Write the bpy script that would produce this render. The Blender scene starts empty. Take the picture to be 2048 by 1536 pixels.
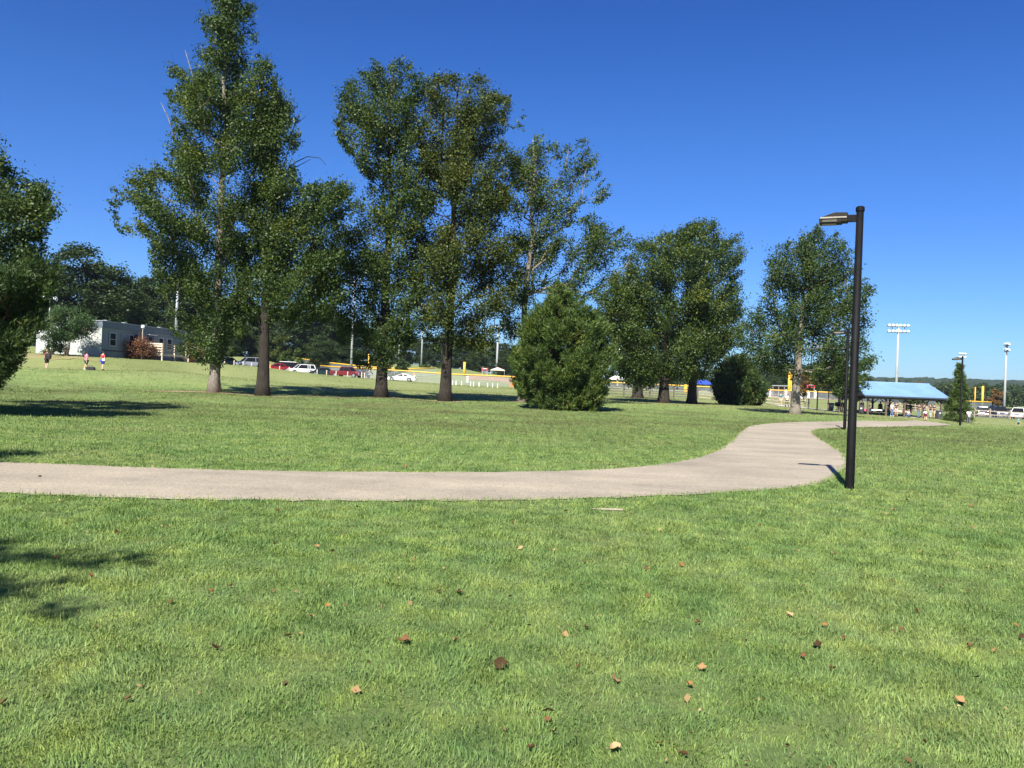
import bpy, bmesh, math, random
import numpy as np
from mathutils import Vector, Matrix

random.seed(7)
RNG = np.random.default_rng(11)
SC = bpy.context.scene
COL = SC.collection
PI = math.pi
R = math.radians

# ------------------------------------------------------------------ camera model
FPX = 1716.0
ROLL = R(2.2)
EYE = 1.6
CR, SR = math.cos(ROLL), math.sin(ROLL)

def P(px, py, d):
    """point at depth d (metres along the view) on the ray through a photo pixel"""
    u, v = px - 1024.0, py - 768.0
    x = u * CR + v * SR
    y = -u * SR + v * CR
    return Vector((x / FPX * d, d, EYE - y / FPX * d))

def horizon(px):
    return 768.0 + (px - 1024.0) * SR / CR

cam_d = bpy.data.cameras.new('camera')
cam = bpy.data.objects.new('camera', cam_d)
COL.objects.link(cam)
cam_d.sensor_width = 36.0
cam_d.lens = 36.0 * FPX / 2048.0
cam_d.clip_start = 0.1
cam_d.clip_end = 12000.0
cam.matrix_world = Matrix.Translation((0, 0, EYE)) @ Matrix.Rotation(R(90), 4, 'X') @ Matrix.Rotation(ROLL, 4, 'Z')
SC.camera = cam

# ------------------------------------------------------------------ terrain model
ANCH = []          # (px, py, depth)
for a in [
    (1690, 979, 14.9), (1688, 859.5, 41.7), (1920, 851, 60.7), (1937, 850, 96), (2036, 856, 100),
    (1728, 829, 106), (1767, 832, 106), (1806, 834.5, 106), (1846, 836, 106), (1884, 837.5, 106),
    (1965, 832, 160), (2000, 834, 150), (2035, 838, 133), (1978, 835, 128), (2020, 837, 128), (2100, 842, 140), (2200, 850, 140),
    (430, 785, 50), (525, 792, 50), (650, 793, 52), (762, 795, 54), (890, 803, 54), (970, 803, 56), (1045, 803, 58), (1117, 820, 50), (250, 780, 50), (100, 782, 46), (-200, 775, 46),
    (1327, 806, 74), (1383, 808, 76), (1275, 796, 92), (1480, 810, 88), (1590, 828, 62), (1566, 816, 112),
    (1634, 820, 100), (1662, 823, 108), (1690, 825, 106),
    (93, 740, 75), (180, 743, 75), (205, 740, 76), (300, 742, 78), (202, 712, 87), (140, 708, 86), (60, 705, 88), (-150, 700, 88), (300, 719, 96), (350, 723, 101), (390, 728, 106), (420, 728, 110),
    (455, 731, 146), (490, 736, 143), (560, 745, 143), (601, 749, 143), (640, 752, 143), (695, 755.5, 143), (725, 757, 143), (803, 763, 142),
    (420, 760, 85), (600, 770, 85), (800, 780, 85), (1000, 786, 88),
    (449, 731, 138), (541, 743, 138), (634, 752, 138), (729, 758, 138), (860, 767, 134), (920, 771, 132), (995, 776.5, 130),
    (735, 757, 145), (900, 769, 145), (1025, 774, 145), (1100, 777, 145),
    (760, 722, 230), (830, 730, 225), (900, 737, 212), (1000, 753, 200), (600, 722, 220), (680, 720, 230), (1100, 765, 200),
    (1218, 790, 112), (1370, 797, 112), (1528, 804, 112), (1617, 816, 108),
    (1218, 779, 180), (1350, 785, 180), (1530, 794, 180), (1654, 799, 180), (1560, 792, 195), (1780, 806, 200), (1950, 820, 200), (2060, 826, 200),
    (1560, 800, 150), (1650, 806, 140), (1660, 820, 115), (1560, 808, 125), (1440, 802, 125),
    (200, 690, 125), (350, 690, 135), (480, 712, 165), (0, 690, 125), (-300, 680, 125),
]:
    ANCH.append(a)
_ap = []
for (px, py, d) in ANCH:
    p = P(px, py, d)
    _ap.append((p.x, p.y, p.z))
for d in (2.5, 4, 6.5, 10, 15, 21, 29):
    for t in (-2.0, -1.2, -.75, -.45, -.2, 0, .2, .45, .75, 1.2, 2.0):
        _ap.append((t * d, d, 0.0))
for d in (36, 41):
    for t in (-.9, -.5, -.3, -.15, 0, .15, .3, .45, .75):
        _ap.append((t * d, d, 0.04 if t < .3 else 0.0))
for d, z in ((420, 2.0), (800, 0.0), (1600, -2.0), (3000, -6.0)):
    for t in (-1.5, -.8, -.4, -.2, 0, .2, .4, .8, 1.5):
        _ap.append((t * d, d, z + (3.0 if t < -.1 and d < 500 else 0) - (2.5 if t > .3 and d < 500 else 0)))
AP = np.array(_ap)
AU, AV = AP[:, 0] / AP[:, 1], np.log(AP[:, 1])

def tz_np(x, y):
    x = np.asarray(x, float); y = np.asarray(y, float)
    out = np.zeros(x.shape)
    yy = np.maximum(y, 2.0)
    u = np.clip(x / yy, -2.5, 2.5); v = np.log(yy)
    n = x.size
    xf, uf, vf = x.ravel(), u.ravel(), v.ravel()
    res = np.empty(n)
    for i in range(0, n, 20000):
        du = (uf[i:i+20000, None] - AU[None]) / .11
        dv = (vf[i:i+20000, None] - AV[None]) / .20
        w = 1.0 / (du * du + dv * dv + .06) ** 2
        res[i:i+20000] = (w * AP[None, :, 2]).sum(1) / w.sum(1)
    out = res.reshape(x.shape)
    f = np.clip((y - 18.0) / 12.0, 0, 1)
    return out * f * f * (3 - 2 * f)

def tz(x, y):
    return float(tz_np(np.array([x]), np.array([y]))[0])

def G(px, py, dmax=170.0):
    """where the ray through a photo pixel meets the ground"""
    ds = np.geomspace(1.8, dmax, 500)
    p0 = P(px, py, 1.0)
    z = EYE + (p0.z - EYE) * ds
    t = tz_np(p0.x * ds, ds)
    below = np.nonzero(z <= t)[0]
    if len(below) == 0:
        d = dmax
    elif below[0] == 0:
        d = ds[0]
    else:
        k = below[0]; a = z[k-1] - t[k-1]; b = t[k] - z[k]
        d = ds[k-1] + (ds[k] - ds[k-1]) * a / (a + b + 1e-9)
    return Vector((p0.x * d, d, tz(p0.x * d, d)))

def D(px, py, d):
    """ground point below the pixel ray at depth d"""
    p = P(px, py, d)
    return Vector((p.x, p.y, tz(p.x, p.y)))

# ------------------------------------------------------------------ tagging
def tag(o, label=None, cat=None, group=None, kind=None):
    if label: o['label'] = label
    if cat: o['category'] = cat
    if group: o['group'] = group
    if kind: o['kind'] = kind
    return o

def thing(name, loc, label, cat, group=None, rz=0.0):
    o = bpy.data.objects.new(name, None)
    o.empty_display_size = .2
    COL.objects.link(o)
    o.location = loc
    o.rotation_euler = (0, 0, rz)
    return tag(o, label, cat, group)

def kids(o):
    return [c for c in ALL if c.parent == o]
ALL = []

def reg(o, parent=None):
    COL.objects.link(o)
    if parent is not None:
        o.parent = parent
    ALL.append(o)
    return o

def copy_tree(o, parent=None):
    c = o.copy()
    COL.objects.link(c)
    ALL.append(c)
    if parent is not None:
        c.parent = parent
    for ch in [k for k in ALL if k.parent == o]:
        copy_tree(ch, c)
    return c

# ------------------------------------------------------------------ mesh builder
class MB:
    def __init__(s):
        s.v = []; s.f = []
    def add(s, vs, fs):
        b = len(s.v)
        s.v.extend([tuple(v) for v in vs])
        s.f.extend([tuple(b + i for i in f) for f in fs])
        return s
    def box(s, c, size, rz=0.0, taper=1.0):
        x, y, z = c; a, b, h = size[0] / 2, size[1] / 2, size[2] / 2
        co, si = math.cos(rz), math.sin(rz)
        vs = []
        for k, t in ((-h, 1.0), (h, taper)):
            for (p, q) in ((-a, -b), (a, -b), (a, b), (-a, b)):
                p, q = p * t, q * t
                vs.append((x + p * co - q * si, y + p * si + q * co, z + k))
        return s.add(vs, [(3, 2, 1, 0), (4, 5, 6, 7), (0, 1, 5, 4), (1, 2, 6, 5), (2, 3, 7, 6), (3, 0, 4, 7)])
    def bar(s, p, q, w, h=None):
        """square bar from p to q"""
        p, q = Vector(p), Vector(q); h = h or w
        d = (q - p).normalized()
        up = Vector((0, 0, 1)) if abs(d.z) < .95 else Vector((0, 1, 0))
        a = d.cross(up).normalized() * (w / 2); b = a.cross(d).normalized() * (h / 2)
        vs = [p - a - b, p + a - b, p + a + b, p - a + b, q - a - b, q + a - b, q + a + b, q - a + b]
        return s.add(vs, [(3, 2, 1, 0), (4, 5, 6, 7), (0, 1, 5, 4), (1, 2, 6, 5), (2, 3, 7, 6), (3, 0, 4, 7)])
    def tube(s, pts, rad, n=8, cap=True):
        pts = [Vector(p) for p in pts]
        if not hasattr(rad, '__len__'): rad = [rad] * len(pts)
        rings = []
        ref = None
        for i, p in enumerate(pts):
            d = (pts[min(i + 1, len(pts) - 1)] - pts[max(i - 1, 0)])
            d = d.normalized() if d.length > 1e-9 else Vector((0, 0, 1))
            if ref is None:
                ref = Vector((1, 0, 0)) if abs(d.x) < .8 else Vector((0, 1, 0))
            a = (ref - d * ref.dot(d))
            a = a.normalized() if a.length > 1e-6 else d.orthogonal().normalized()
            ref = a
            b = d.cross(a)
            rings.append([p + (a * math.cos(2 * PI * k / n) + b * math.sin(2 * PI * k / n)) * rad[i] for k in range(n)])
        vs = [v for r in rings for v in r]
        fs = []
        for i in range(len(rings) - 1):
            for k in range(n):
                fs.append((i * n + k, i * n + (k + 1) % n, (i + 1) * n + (k + 1) % n, (i + 1) * n + k))
        if cap:
            fs.append(tuple(range(n - 1, -1, -1)))
            fs.append(tuple((len(rings) - 1) * n + k for k in range(n)))
        return s.add(vs, fs)
    def ell(s, c, r, n=10, m=7):
        c = Vector(c)
        if not hasattr(r, '__len__'): r = (r, r, r)
        vs = [c + Vector((0, 0, -r[2]))]
        for j in range(1, m):
            t = -PI / 2 + PI * j / m
            for k in range(n):
                a = 2 * PI * k / n
                vs.append(c + Vector((r[0] * math.cos(t) * math.cos(a), r[1] * math.cos(t) * math.sin(a), r[2] * math.sin(t))))
        vs.append(c + Vector((0, 0, r[2])))
        fs = [(0, 1 + (k + 1) % n, 1 + k) for k in range(n)]
        for j in range(m - 2):
            for k in range(n):
                a = 1 + j * n
                fs.append((a + k, a + (k + 1) % n, a + n + (k + 1) % n, a + n + k))
        L = len(vs) - 1; a = 1 + (m - 2) * n
        fs += [(a + k, a + (k + 1) % n, L) for k in range(n)]
        return s.add(vs, fs)
    def loft(s, rings, cap=True):
        n = len(rings[0])
        vs = [v for r in rings for v in r]; fs = []
        for i in range(len(rings) - 1):
            for k in range(n):
                fs.append((i * n + k, i * n + (k + 1) % n, (i + 1) * n + (k + 1) % n, (i + 1) * n + k))
        if cap:
            fs.append(tuple(range(n - 1, -1, -1))); fs.append(tuple((len(rings) - 1) * n + k for k in range(n)))
        return s.add(vs, fs)
    def build(s, name, m, parent=None, smooth=False, bevel=0.0):
        me = bpy.data.meshes.new(name)
        me.from_pydata([tuple(v) for v in s.v], [], s.f)
        bm = bmesh.new(); bm.from_mesh(me)
        bmesh.ops.recalc_face_normals(bm, faces=bm.faces)
        bm.to_mesh(me); bm.free()
        if smooth:
            me.polygons.foreach_set('use_smooth', [True] * len(me.polygons))
        if m is not None: me.materials.append(m)
        o = bpy.data.objects.new(name, me)
        reg(o, parent)
        if bevel > 0:
            b = o.modifiers.new('bevel', 'BEVEL'); b.width = bevel; b.segments = 2; b.limit_method = 'ANGLE'; b.angle_limit = R(35)
        return o

def np_mesh(name, verts, loops, starts, m, attrs=None, smooth=False):
    me = bpy.data.meshes.new(name)
    me.vertices.add(len(verts)); me.vertices.foreach_set('co', np.ascontiguousarray(verts, dtype=np.float32).ravel())
    me.loops.add(len(loops)); me.loops.foreach_set('vertex_index', np.ascontiguousarray(loops, dtype=np.int32))
    me.polygons.add(len(starts)); me.polygons.foreach_set('loop_start', np.ascontiguousarray(starts, dtype=np.int32))
    if attrs:
        for k, a in attrs.items():
            at = me.attributes.new(k, 'FLOAT', 'POINT')
            at.data.foreach_set('value', np.ascontiguousarray(a, dtype=np.float32))
    me.update(calc_edges=True)
    if smooth:
        me.polygons.foreach_set('use_smooth', [True] * len(me.polygons))
    me.materials.append(m)
    return me
# ------------------------------------------------------------------ materials
def new_mat(name):
    m = bpy.data.materials.new(name); m.use_nodes = True
    nt = m.node_tree; nt.nodes.clear()
    out = nt.nodes.new('ShaderNodeOutputMaterial')
    return m, nt, out

def N(nt, typ, **kw):
    n = nt.nodes.new(typ)
    for k, v in kw.items():
        if k.startswith('i_'):
            n.inputs[int(k[2:]) if k[2:].isdigit() else k[2:].replace('_', ' ')].default_value = v
        else:
            setattr(n, k, v)
    return n

def noise(nt, scale, detail=4.0, rough=.55, coord='Object', stretch=None):
    tc = nt.nodes.new('ShaderNodeTexCoord')
    src = tc.outputs[coord]
    if stretch:
        mp = nt.nodes.new('ShaderNodeMapping'); mp.inputs['Scale'].default_value = stretch
        nt.links.new(src, mp.inputs['Vector']); src = mp.outputs['Vector']
    n = nt.nodes.new('ShaderNodeTexNoise')
    n.inputs['Scale'].default_value = scale; n.inputs['Detail'].default_value = detail; n.inputs['Roughness'].default_value = rough
    nt.links.new(src, n.inputs['Vector'])
    return n.outputs['Fac']

def ramp(nt, fac, stops):
    r = nt.nodes.new('ShaderNodeValToRGB')
    el = r.color_ramp.elements
    while len(el) < len(stops): el.new(.5)
    for e, (p, c) in zip(el, stops):
        e.position = p; e.color = (c[0], c[1], c[2], 1) if hasattr(c, '__len__') else (c, c, c, 1)
    nt.links.new(fac, r.inputs['Fac'])
    return r.outputs['Color']

def mixc(nt, fac, a, b, mode='MIX'):
    n = nt.nodes.new('ShaderNodeMix'); n.data_type = 'RGBA'; n.blend_type = mode
    def put(sock, v):
        if hasattr(v, 'is_output'): nt.links.new(v, sock)
        elif hasattr(v, '__len__'): sock.default_value = (v[0], v[1], v[2], 1)
        else: sock.default_value = v
    put(n.inputs[0], fac); put(n.inputs[6], a); put(n.inputs[7], b)
    return n.outputs[2]

def mat(name, col, rough=.6, metal=0.0, var=.12, vscale=6.0, bump=0.0, bscale=40.0, coat=0.0, spec=.5, stretch=None):
    m, nt, out = new_mat(name)
    b = nt.nodes.new('ShaderNodeBsdfPrincipled')
    b.inputs['Roughness'].default_value = rough; b.inputs['Metallic'].default_value = metal
    b.inputs['Specular IOR Level'].default_value = spec
    b.inputs['Coat Weight'].default_value = coat; b.inputs['Coat Roughness'].default_value = .05
    f = noise(nt, vscale, 5, .6, stretch=stretch)
    lo = [c * (1 - var * 1.6) for c in col]; hi = [min(1, c * (1 + var * 1.2)) for c in col]
    c = ramp(nt, f, [(.3, lo), (.5, col), (.72, hi)])
    nt.links.new(c, b.inputs['Base Color'])
    if bump > 0:
        bn = nt.nodes.new('ShaderNodeBump'); bn.inputs['Strength'].default_value = bump; bn.inputs['Distance'].default_value = .02
        nt.links.new(noise(nt, bscale, 4, .6, stretch=stretch), bn.inputs['Height']); nt.links.new(bn.outputs[0], b.inputs['Normal'])
    nt.links.new(b.outputs[0], out.inputs['Surface'])
    return m

def foliage(name, dark, mid, light, trans=.28, gloss=.022, blotch=.35):
    m, nt, out = new_mat(name)
    at = N(nt, 'ShaderNodeAttribute', attribute_name='rnd')
    c1 = ramp(nt, at.outputs['Fac'], [(.0, dark), (.45, mid), (.85, light), (1.0, [light[0] * 1.5, light[1] * 1.15, light[2] * .9])])
    f = noise(nt, blotch, 3, .6)
    hue = ramp(nt, f, [(.35, (.72, .85, .95)), (.55, (1, 1, 1)), (.72, (1.3, 1.12, .8))])
    c = mixc(nt, 1.0, c1, hue, 'MULTIPLY')
    d = nt.nodes.new('ShaderNodeBsdfDiffuse'); t = nt.nodes.new('ShaderNodeBsdfTranslucent'); g = nt.nodes.new('ShaderNodeBsdfGlossy')
    g.inputs['Roughness'].default_value = .5; g.inputs['Color'].default_value = (.75, .85, .75, 1)
    nt.links.new(c, d.inputs['Color'])
    tcol = mixc(nt, 1.0, c, (1.15, 1.25, .55), 'MULTIPLY'); nt.links.new(tcol, t.inputs['Color'])
    m1 = nt.nodes.new('ShaderNodeMixShader'); m1.inputs[0].default_value = trans
    nt.links.new(d.outputs[0], m1.inputs[1]); nt.links.new(t.outputs[0], m1.inputs[2])
    m2 = nt.nodes.new('ShaderNodeMixShader'); m2.inputs[0].default_value = gloss
    nt.links.new(m1.outputs[0], m2.inputs[1]); nt.links.new(g.outputs[0], m2.inputs[2])
    nt.links.new(m2.outputs[0], out.inputs['Surface'])
    return m

def lawn_colour(nt):
    """lawn hue by place: clover-green patches, yellowed and worn patches, paler lawn in the field beyond the trees"""
    geo = nt.nodes.new('ShaderNodeNewGeometry')
    pos = geo.outputs['Position']
    def nz(scale, detail, rough=.6):
        n = nt.nodes.new('ShaderNodeTexNoise'); n.inputs['Scale'].default_value = scale
        n.inputs['Detail'].default_value = detail; n.inputs['Roughness'].default_value = rough
        nt.links.new(pos, n.inputs['Vector']); return n.outputs['Fac']
    a = ramp(nt, nz(.55, 5), [(.30, LAWN[0]), (.48, LAWN[1]), (.66, LAWN[2])])
    small = ramp(nt, nz(2.3, 4, .65), [(.30, (.70, .80, .86)), (.5, (1, 1, 1)), (.70, (1.30, 1.16, .98))])
    a = mixc(nt, 1.0, a, small, 'MULTIPLY')
    worn = ramp(nt, nz(.16, 6, .65), [(.52, 0.0), (.74, .55)])
    a = mixc(nt, worn, a, LAWN[3])
    clover = ramp(nt, nz(1.1, 3), [(.60, 0.0), (.70, .45)])
    a = mixc(nt, clover, a, LAWN[4])
    sep = nt.nodes.new('ShaderNodeSeparateXYZ'); nt.links.new(pos, sep.inputs[0])
    add = nt.nodes.new('ShaderNodeMath'); add.operation = 'MULTIPLY_ADD'; add.inputs[1].default_value = 14.0
    nt.links.new(nz(.06, 3), add.inputs[0]); nt.links.new(sep.outputs['Y'], add.inputs[2])
    mr = nt.nodes.new('ShaderNodeMapRange'); mr.inputs[1].default_value = 58.0; mr.inputs[2].default_value = 78.0
    nt.links.new(add.outputs[0], mr.inputs[0])
    far = ramp(nt, nz(.12, 6), [(.32, LAWN[5]), (.65, LAWN[6])])
    a = mixc(nt, mr.outputs[0], a, far)
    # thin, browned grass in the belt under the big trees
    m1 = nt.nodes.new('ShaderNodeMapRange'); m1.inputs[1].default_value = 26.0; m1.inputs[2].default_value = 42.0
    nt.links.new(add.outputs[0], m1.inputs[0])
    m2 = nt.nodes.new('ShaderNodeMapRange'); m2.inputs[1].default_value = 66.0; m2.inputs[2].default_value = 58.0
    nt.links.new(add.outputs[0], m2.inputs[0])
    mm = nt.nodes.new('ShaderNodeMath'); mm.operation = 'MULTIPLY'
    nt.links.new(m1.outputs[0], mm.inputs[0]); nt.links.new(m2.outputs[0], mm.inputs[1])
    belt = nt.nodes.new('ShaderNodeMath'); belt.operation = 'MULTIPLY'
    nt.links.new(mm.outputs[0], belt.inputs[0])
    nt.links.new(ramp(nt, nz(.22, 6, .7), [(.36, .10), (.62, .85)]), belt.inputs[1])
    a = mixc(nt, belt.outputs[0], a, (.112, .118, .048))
    return a, nz

LAWN = [(.120, .200, .060), (.170, .255, .080), (.228, .300, .102), (.205, .205, .095), (.078, .152, .066), (.170, .200, .072), (.222, .245, .100)]

def grass_mat():
    m, nt, out = new_mat('grass_blades')
    a, nz = lawn_colour(nt)
    at = N(nt, 'ShaderNodeAttribute', attribute_name='rnd')
    hue = ramp(nt, at.outputs['Fac'], [(0, (.48, .60, .55)), (.4, (.92, .96, .93)), (.8, (1.28, 1.18, 1.08)), (.93, (1.42, 1.26, 1.3)), (1, (1.75, 1.42, 1.6))])
    c = mixc(nt, 1.0, a, hue, 'MULTIPLY')
    d = nt.nodes.new('ShaderNodeBsdfDiffuse'); t = nt.nodes.new('ShaderNodeBsdfTranslucent'); g = nt.nodes.new('ShaderNodeBsdfGlossy')
    g.inputs['Roughness'].default_value = .6; g.inputs['Color'].default_value = (.8, .95, .7, 1)
    nt.links.new(c, d.inputs['Color']); nt.links.new(mixc(nt, 1.0, c, (1.1, 1.2, .6), 'MULTIPLY'), t.inputs['Color'])
    m1 = nt.nodes.new('ShaderNodeMixShader'); m1.inputs[0].default_value = .3
    nt.links.new(d.outputs[0], m1.inputs[1]); nt.links.new(t.outputs[0], m1.inputs[2])
    m2 = nt.nodes.new('ShaderNodeMixShader'); m2.inputs[0].default_value = .015
    nt.links.new(m1.outputs[0], m2.inputs[1]); nt.links.new(g.outputs[0], m2.inputs[2])
    nt.links.new(m2.outputs[0], out.inputs['Surface'])
    return m

def ground_mat():
    m, nt, out = new_mat('lawn_ground')
    a, nz = lawn_colour(nt)
    fine = ramp(nt, nz(9.0, 8, .75), [(.30, (.55, .58, .55)), (.5, (.9, .92, .9)), (.72, (1.3, 1.25, 1.15))])
    # brown thatch under the near lawn, darkened too for the shade between blades; farther off the sheet stands for the turf itself
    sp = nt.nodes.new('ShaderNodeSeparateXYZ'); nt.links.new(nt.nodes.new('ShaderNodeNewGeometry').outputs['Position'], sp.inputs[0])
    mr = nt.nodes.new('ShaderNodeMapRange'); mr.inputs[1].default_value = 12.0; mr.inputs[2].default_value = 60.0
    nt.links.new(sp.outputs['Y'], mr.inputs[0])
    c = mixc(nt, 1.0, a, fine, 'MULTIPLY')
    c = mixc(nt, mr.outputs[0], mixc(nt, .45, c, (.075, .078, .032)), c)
    b = nt.nodes.new('ShaderNodeBsdfPrincipled'); b.inputs['Roughness'].default_value = .9; b.inputs['Specular IOR Level'].default_value = .15
    nt.links.new(c, b.inputs['Base Color'])
    bn = nt.nodes.new('ShaderNodeBump'); bn.inputs['Strength'].default_value = .7; bn.inputs['Distance'].default_value = .05
    nt.links.new(nz(7.0, 8, .8), bn.inputs['Height']); nt.links.new(bn.outputs[0], b.inputs['Normal'])
    nt.links.new(b.outputs[0], out.inputs['Surface'])
    return m

def path_mat(name, lo, mid, hi):
    m, nt, out = new_mat(name)
    geo = nt.nodes.new('ShaderNodeNewGeometry'); pos = geo.outputs['Position']
    def nz(scale, detail, rough=.6, st=None):
        src = pos
        if st:
            mp = nt.nodes.new('ShaderNodeMapping'); mp.inputs['Scale'].default_value = st; nt.links.new(pos, mp.inputs['Vector']); src = mp.outputs[0]
        n = nt.nodes.new('ShaderNodeTexNoise'); n.inputs['Scale'].default_value = scale
        n.inputs['Detail'].default_value = detail; n.inputs['Roughness'].default_value = rough
        nt.links.new(src, n.inputs['Vector']); return n.outputs['Fac']
    a = ramp(nt, nz(.35, 6, .65), [(.3, lo), (.5, mid), (.7, hi)])
    vo = nt.nodes.new('ShaderNodeTexVoronoi'); vo.inputs['Scale'].default_value = 55.0; nt.links.new(pos, vo.inputs['Vector'])
    sp = ramp(nt, vo.outputs['Color'], [(.1, (.62, .62, .64)), (.5, (1, 1, 1)), (.9, (1.3, 1.27, 1.22))])
    c = mixc(nt, .8, a, mixc(nt, 1.0, a, sp, 'MULTIPLY'))
    st = ramp(nt, nz(1.0, 5, .6, (.12, 1.1, 1)), [(.40, (1, 1, 1)), (.66, (.85, .85, .87))])
    c = mixc(nt, 1.0, c, st, 'MULTIPLY')
    b = nt.nodes.new('ShaderNodeBsdfPrincipled'); b.inputs['Roughness'].default_value = .85; b.inputs['Specular IOR Level'].default_value = .25
    nt.links.new(c, b.inputs['Base Color'])
    bn = nt.nodes.new('ShaderNodeBump'); bn.inputs['Strength'].default_value = .35; bn.inputs['Distance'].default_value = .01
    nt.links.new(nz(45, 4, .7), bn.inputs['Height']); nt.links.new(bn.outputs[0], b.inputs['Normal'])
    nt.links.new(b.outputs[0], out.inputs['Surface'])
    return m

def bark(name, lo, hi):
    m, nt, out = new_mat(name)
    f = noise(nt, 5.0, 7, .7, stretch=(2.2, 2.2, .5))
    c = ramp(nt, f, [(.3, lo), (.55, [(a + b) / 2 for a, b in zip(lo, hi)]), (.75, hi)])
    b = nt.nodes.new('ShaderNodeBsdfPrincipled'); b.inputs['Roughness'].default_value = .9; b.inputs['Specular IOR Level'].default_value = .2
    nt.links.new(c, b.inputs['Base Color'])
    bn = nt.nodes.new('ShaderNodeBump'); bn.inputs['Strength'].default_value = .9; bn.inputs['Distance'].default_value = .05
    nt.links.new(noise(nt, 9.0, 6, .7, stretch=(2.5, 2.5, .35)), bn.inputs['Height']); nt.links.new(bn.outputs[0], b.inputs['Normal'])
    nt.links.new(b.outputs[0], out.inputs['Surface'])
    return m

def wire_mat(name, col, cover):
    m, nt, out = new_mat(name)
    d = nt.nodes.new('ShaderNodeBsdfDiffuse'); d.inputs['Color'].default_value = (*col, 1)
    t = nt.nodes.new('ShaderNodeBsdfTransparent')
    mx = nt.nodes.new('ShaderNodeMixShader')
    f = noise(nt, 2.0, 2); c = ramp(nt, f, [(.3, cover * .8), (.7, cover * 1.2)])
    nt.links.new(c, mx.inputs[0])
    nt.links.new(t.outputs[0], mx.inputs[1]); nt.links.new(d.outputs[0], mx.inputs[2])
    nt.links.new(mx.outputs[0], out.inputs['Surface'])
    return m

def siding(name, col, pitch):
    """painted panel siding with vertical grooves"""
    m, nt, out = new_mat(name)
    tc = nt.nodes.new('ShaderNodeTexCoord')
    w = nt.nodes.new('ShaderNodeTexWave'); w.bands_direction = 'X'; w.wave_profile = 'SAW'
    w.inputs['Scale'].default_value = 1.0 / pitch / 6.283 * 2 * PI * .5; w.inputs['Distortion'].default_value = 0
    nt.links.new(tc.outputs['Object'], w.inputs['Vector'])
    g = ramp(nt, w.outputs['Fac'], [(.0, (.55, .55, .55)), (.08, (1, 1, 1))])
    base = ramp(nt, noise(nt, .8, 5), [(.3, [c * .86 for c in col]), (.7, [c * 1.06 for c in col])])
    b = nt.nodes.new('ShaderNodeBsdfPrincipled'); b.inputs['Roughness'].default_value = .6
    nt.links.new(mixc(nt, 1.0, base, g, 'MULTIPLY'), b.inputs['Base Color'])
    nt.links.new(b.outputs[0], out.inputs['Surface'])
    return m

def roof_mat(name, col):
    m, nt, out = new_mat(name)
    base = ramp(nt, noise(nt, .5, 5, .6), [(.3, [c * .86 for c in col]), (.7, [min(1, c * 1.1) for c in col])])
    tc = nt.nodes.new('ShaderNodeTexCoord')
    w = nt.nodes.new('ShaderNodeTexWave'); w.bands_direction = 'X'; w.inputs['Scale'].default_value = 1.6
    nt.links.new(tc.outputs['Object'], w.inputs['Vector'])
    bn = nt.nodes.new('ShaderNodeBump'); bn.inputs['Strength'].default_value = .5; bn.inputs['Distance'].default_value = .04
    nt.links.new(w.outputs['Fac'], bn.inputs['Height'])
    b = nt.nodes.new('ShaderNodeBsdfPrincipled'); b.inputs['Roughness'].default_value = .42
    nt.links.new(base, b.inputs['Base Color']); nt.links.new(bn.outputs[0], b.inputs['Normal'])
    nt.links.new(b.outputs[0], out.inputs['Surface'])
    return m

M = {}
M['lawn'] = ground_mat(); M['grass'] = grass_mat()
M['path'] = path_mat('asphalt_path', (.235, .208, .160), (.312, .272, .206), (.378, .328, .250))
M['concrete'] = path_mat('concrete_walk', (.36, .34, .31), (.43, .41, .37), (.50, .47, .42))
M['lot'] = path_mat('lot_asphalt', (.10, .10, .10), (.14, .14, .14), (.18, .175, .165))
M['clay'] = path_mat('infield_clay', (.27, .16, .09), (.33, .20, .12), (.38, .245, .155))
M['dirt'] = path_mat('bare_dirt', (.16, .10, .055), (.25, .165, .095), (.34, .25, .16))
M['sand'] = path_mat('bare_sand', (.30, .26, .17), (.42, .37, .25), (.50, .45, .32))
M['bark_shaded'] = bark('bark_shaded', (.013, .011, .009), (.058, .049, .038))  # shade on the trunks under their crowns is put into this bark colour
M['bark_grey'] = bark('bark_grey', (.11, .095, .075), (.32, .28, .23))
M['bark_red'] = bark('bark_red', (.06, .035, .022), (.22, .13, .08))
M['bark_tan'] = bark('bark_tan', (.22, .15, .10), (.46, .34, .24))
M['oak'] = foliage('oak_leaves', (.020, .036, .008), (.050, .082, .014), (.100, .130, .022))
M['oak_olive'] = foliage('oak_olive_leaves', (.024, .035, .007), (.056, .076, .012), (.104, .118, .020))
M['oak_blue'] = foliage('oak_bluegreen_leaves', (.018, .035, .010), (.045, .077, .018), (.086, .116, .026))
M['cedar'] = foliage('cedar_sprays', (.030, .050, .010), (.070, .112, .020), (.125, .165, .034), trans=.25, blotch=.8)
M['cedar_dark'] = foliage('cedar_dark_sprays', (.018, .034, .010), (.042, .070, .017), (.080, .112, .026), trans=.25, blotch=.6)
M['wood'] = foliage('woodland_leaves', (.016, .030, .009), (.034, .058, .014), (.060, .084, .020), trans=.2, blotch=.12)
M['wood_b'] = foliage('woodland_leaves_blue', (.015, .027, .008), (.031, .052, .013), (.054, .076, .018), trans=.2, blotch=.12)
M['autumn'] = foliage('autumn_leaves', (.10, .045, .014), (.20, .095, .025), (.26, .16, .040), blotch=.8)
M['redbush'] = foliage('barberry_leaves', (.075, .032, .020), (.17, .070, .040), (.25, .125, .065), blotch=1.2)
M['crepe'] = foliage('crepe_myrtle_leaves', (.022, .045, .014), (.050, .095, .028), (.085, .13, .045), blotch=.6)
M['black'] = mat('black_powdercoat', (.006, .006, .0065), .6, 0, .3, 3, .15, 60, spec=.12)
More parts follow.
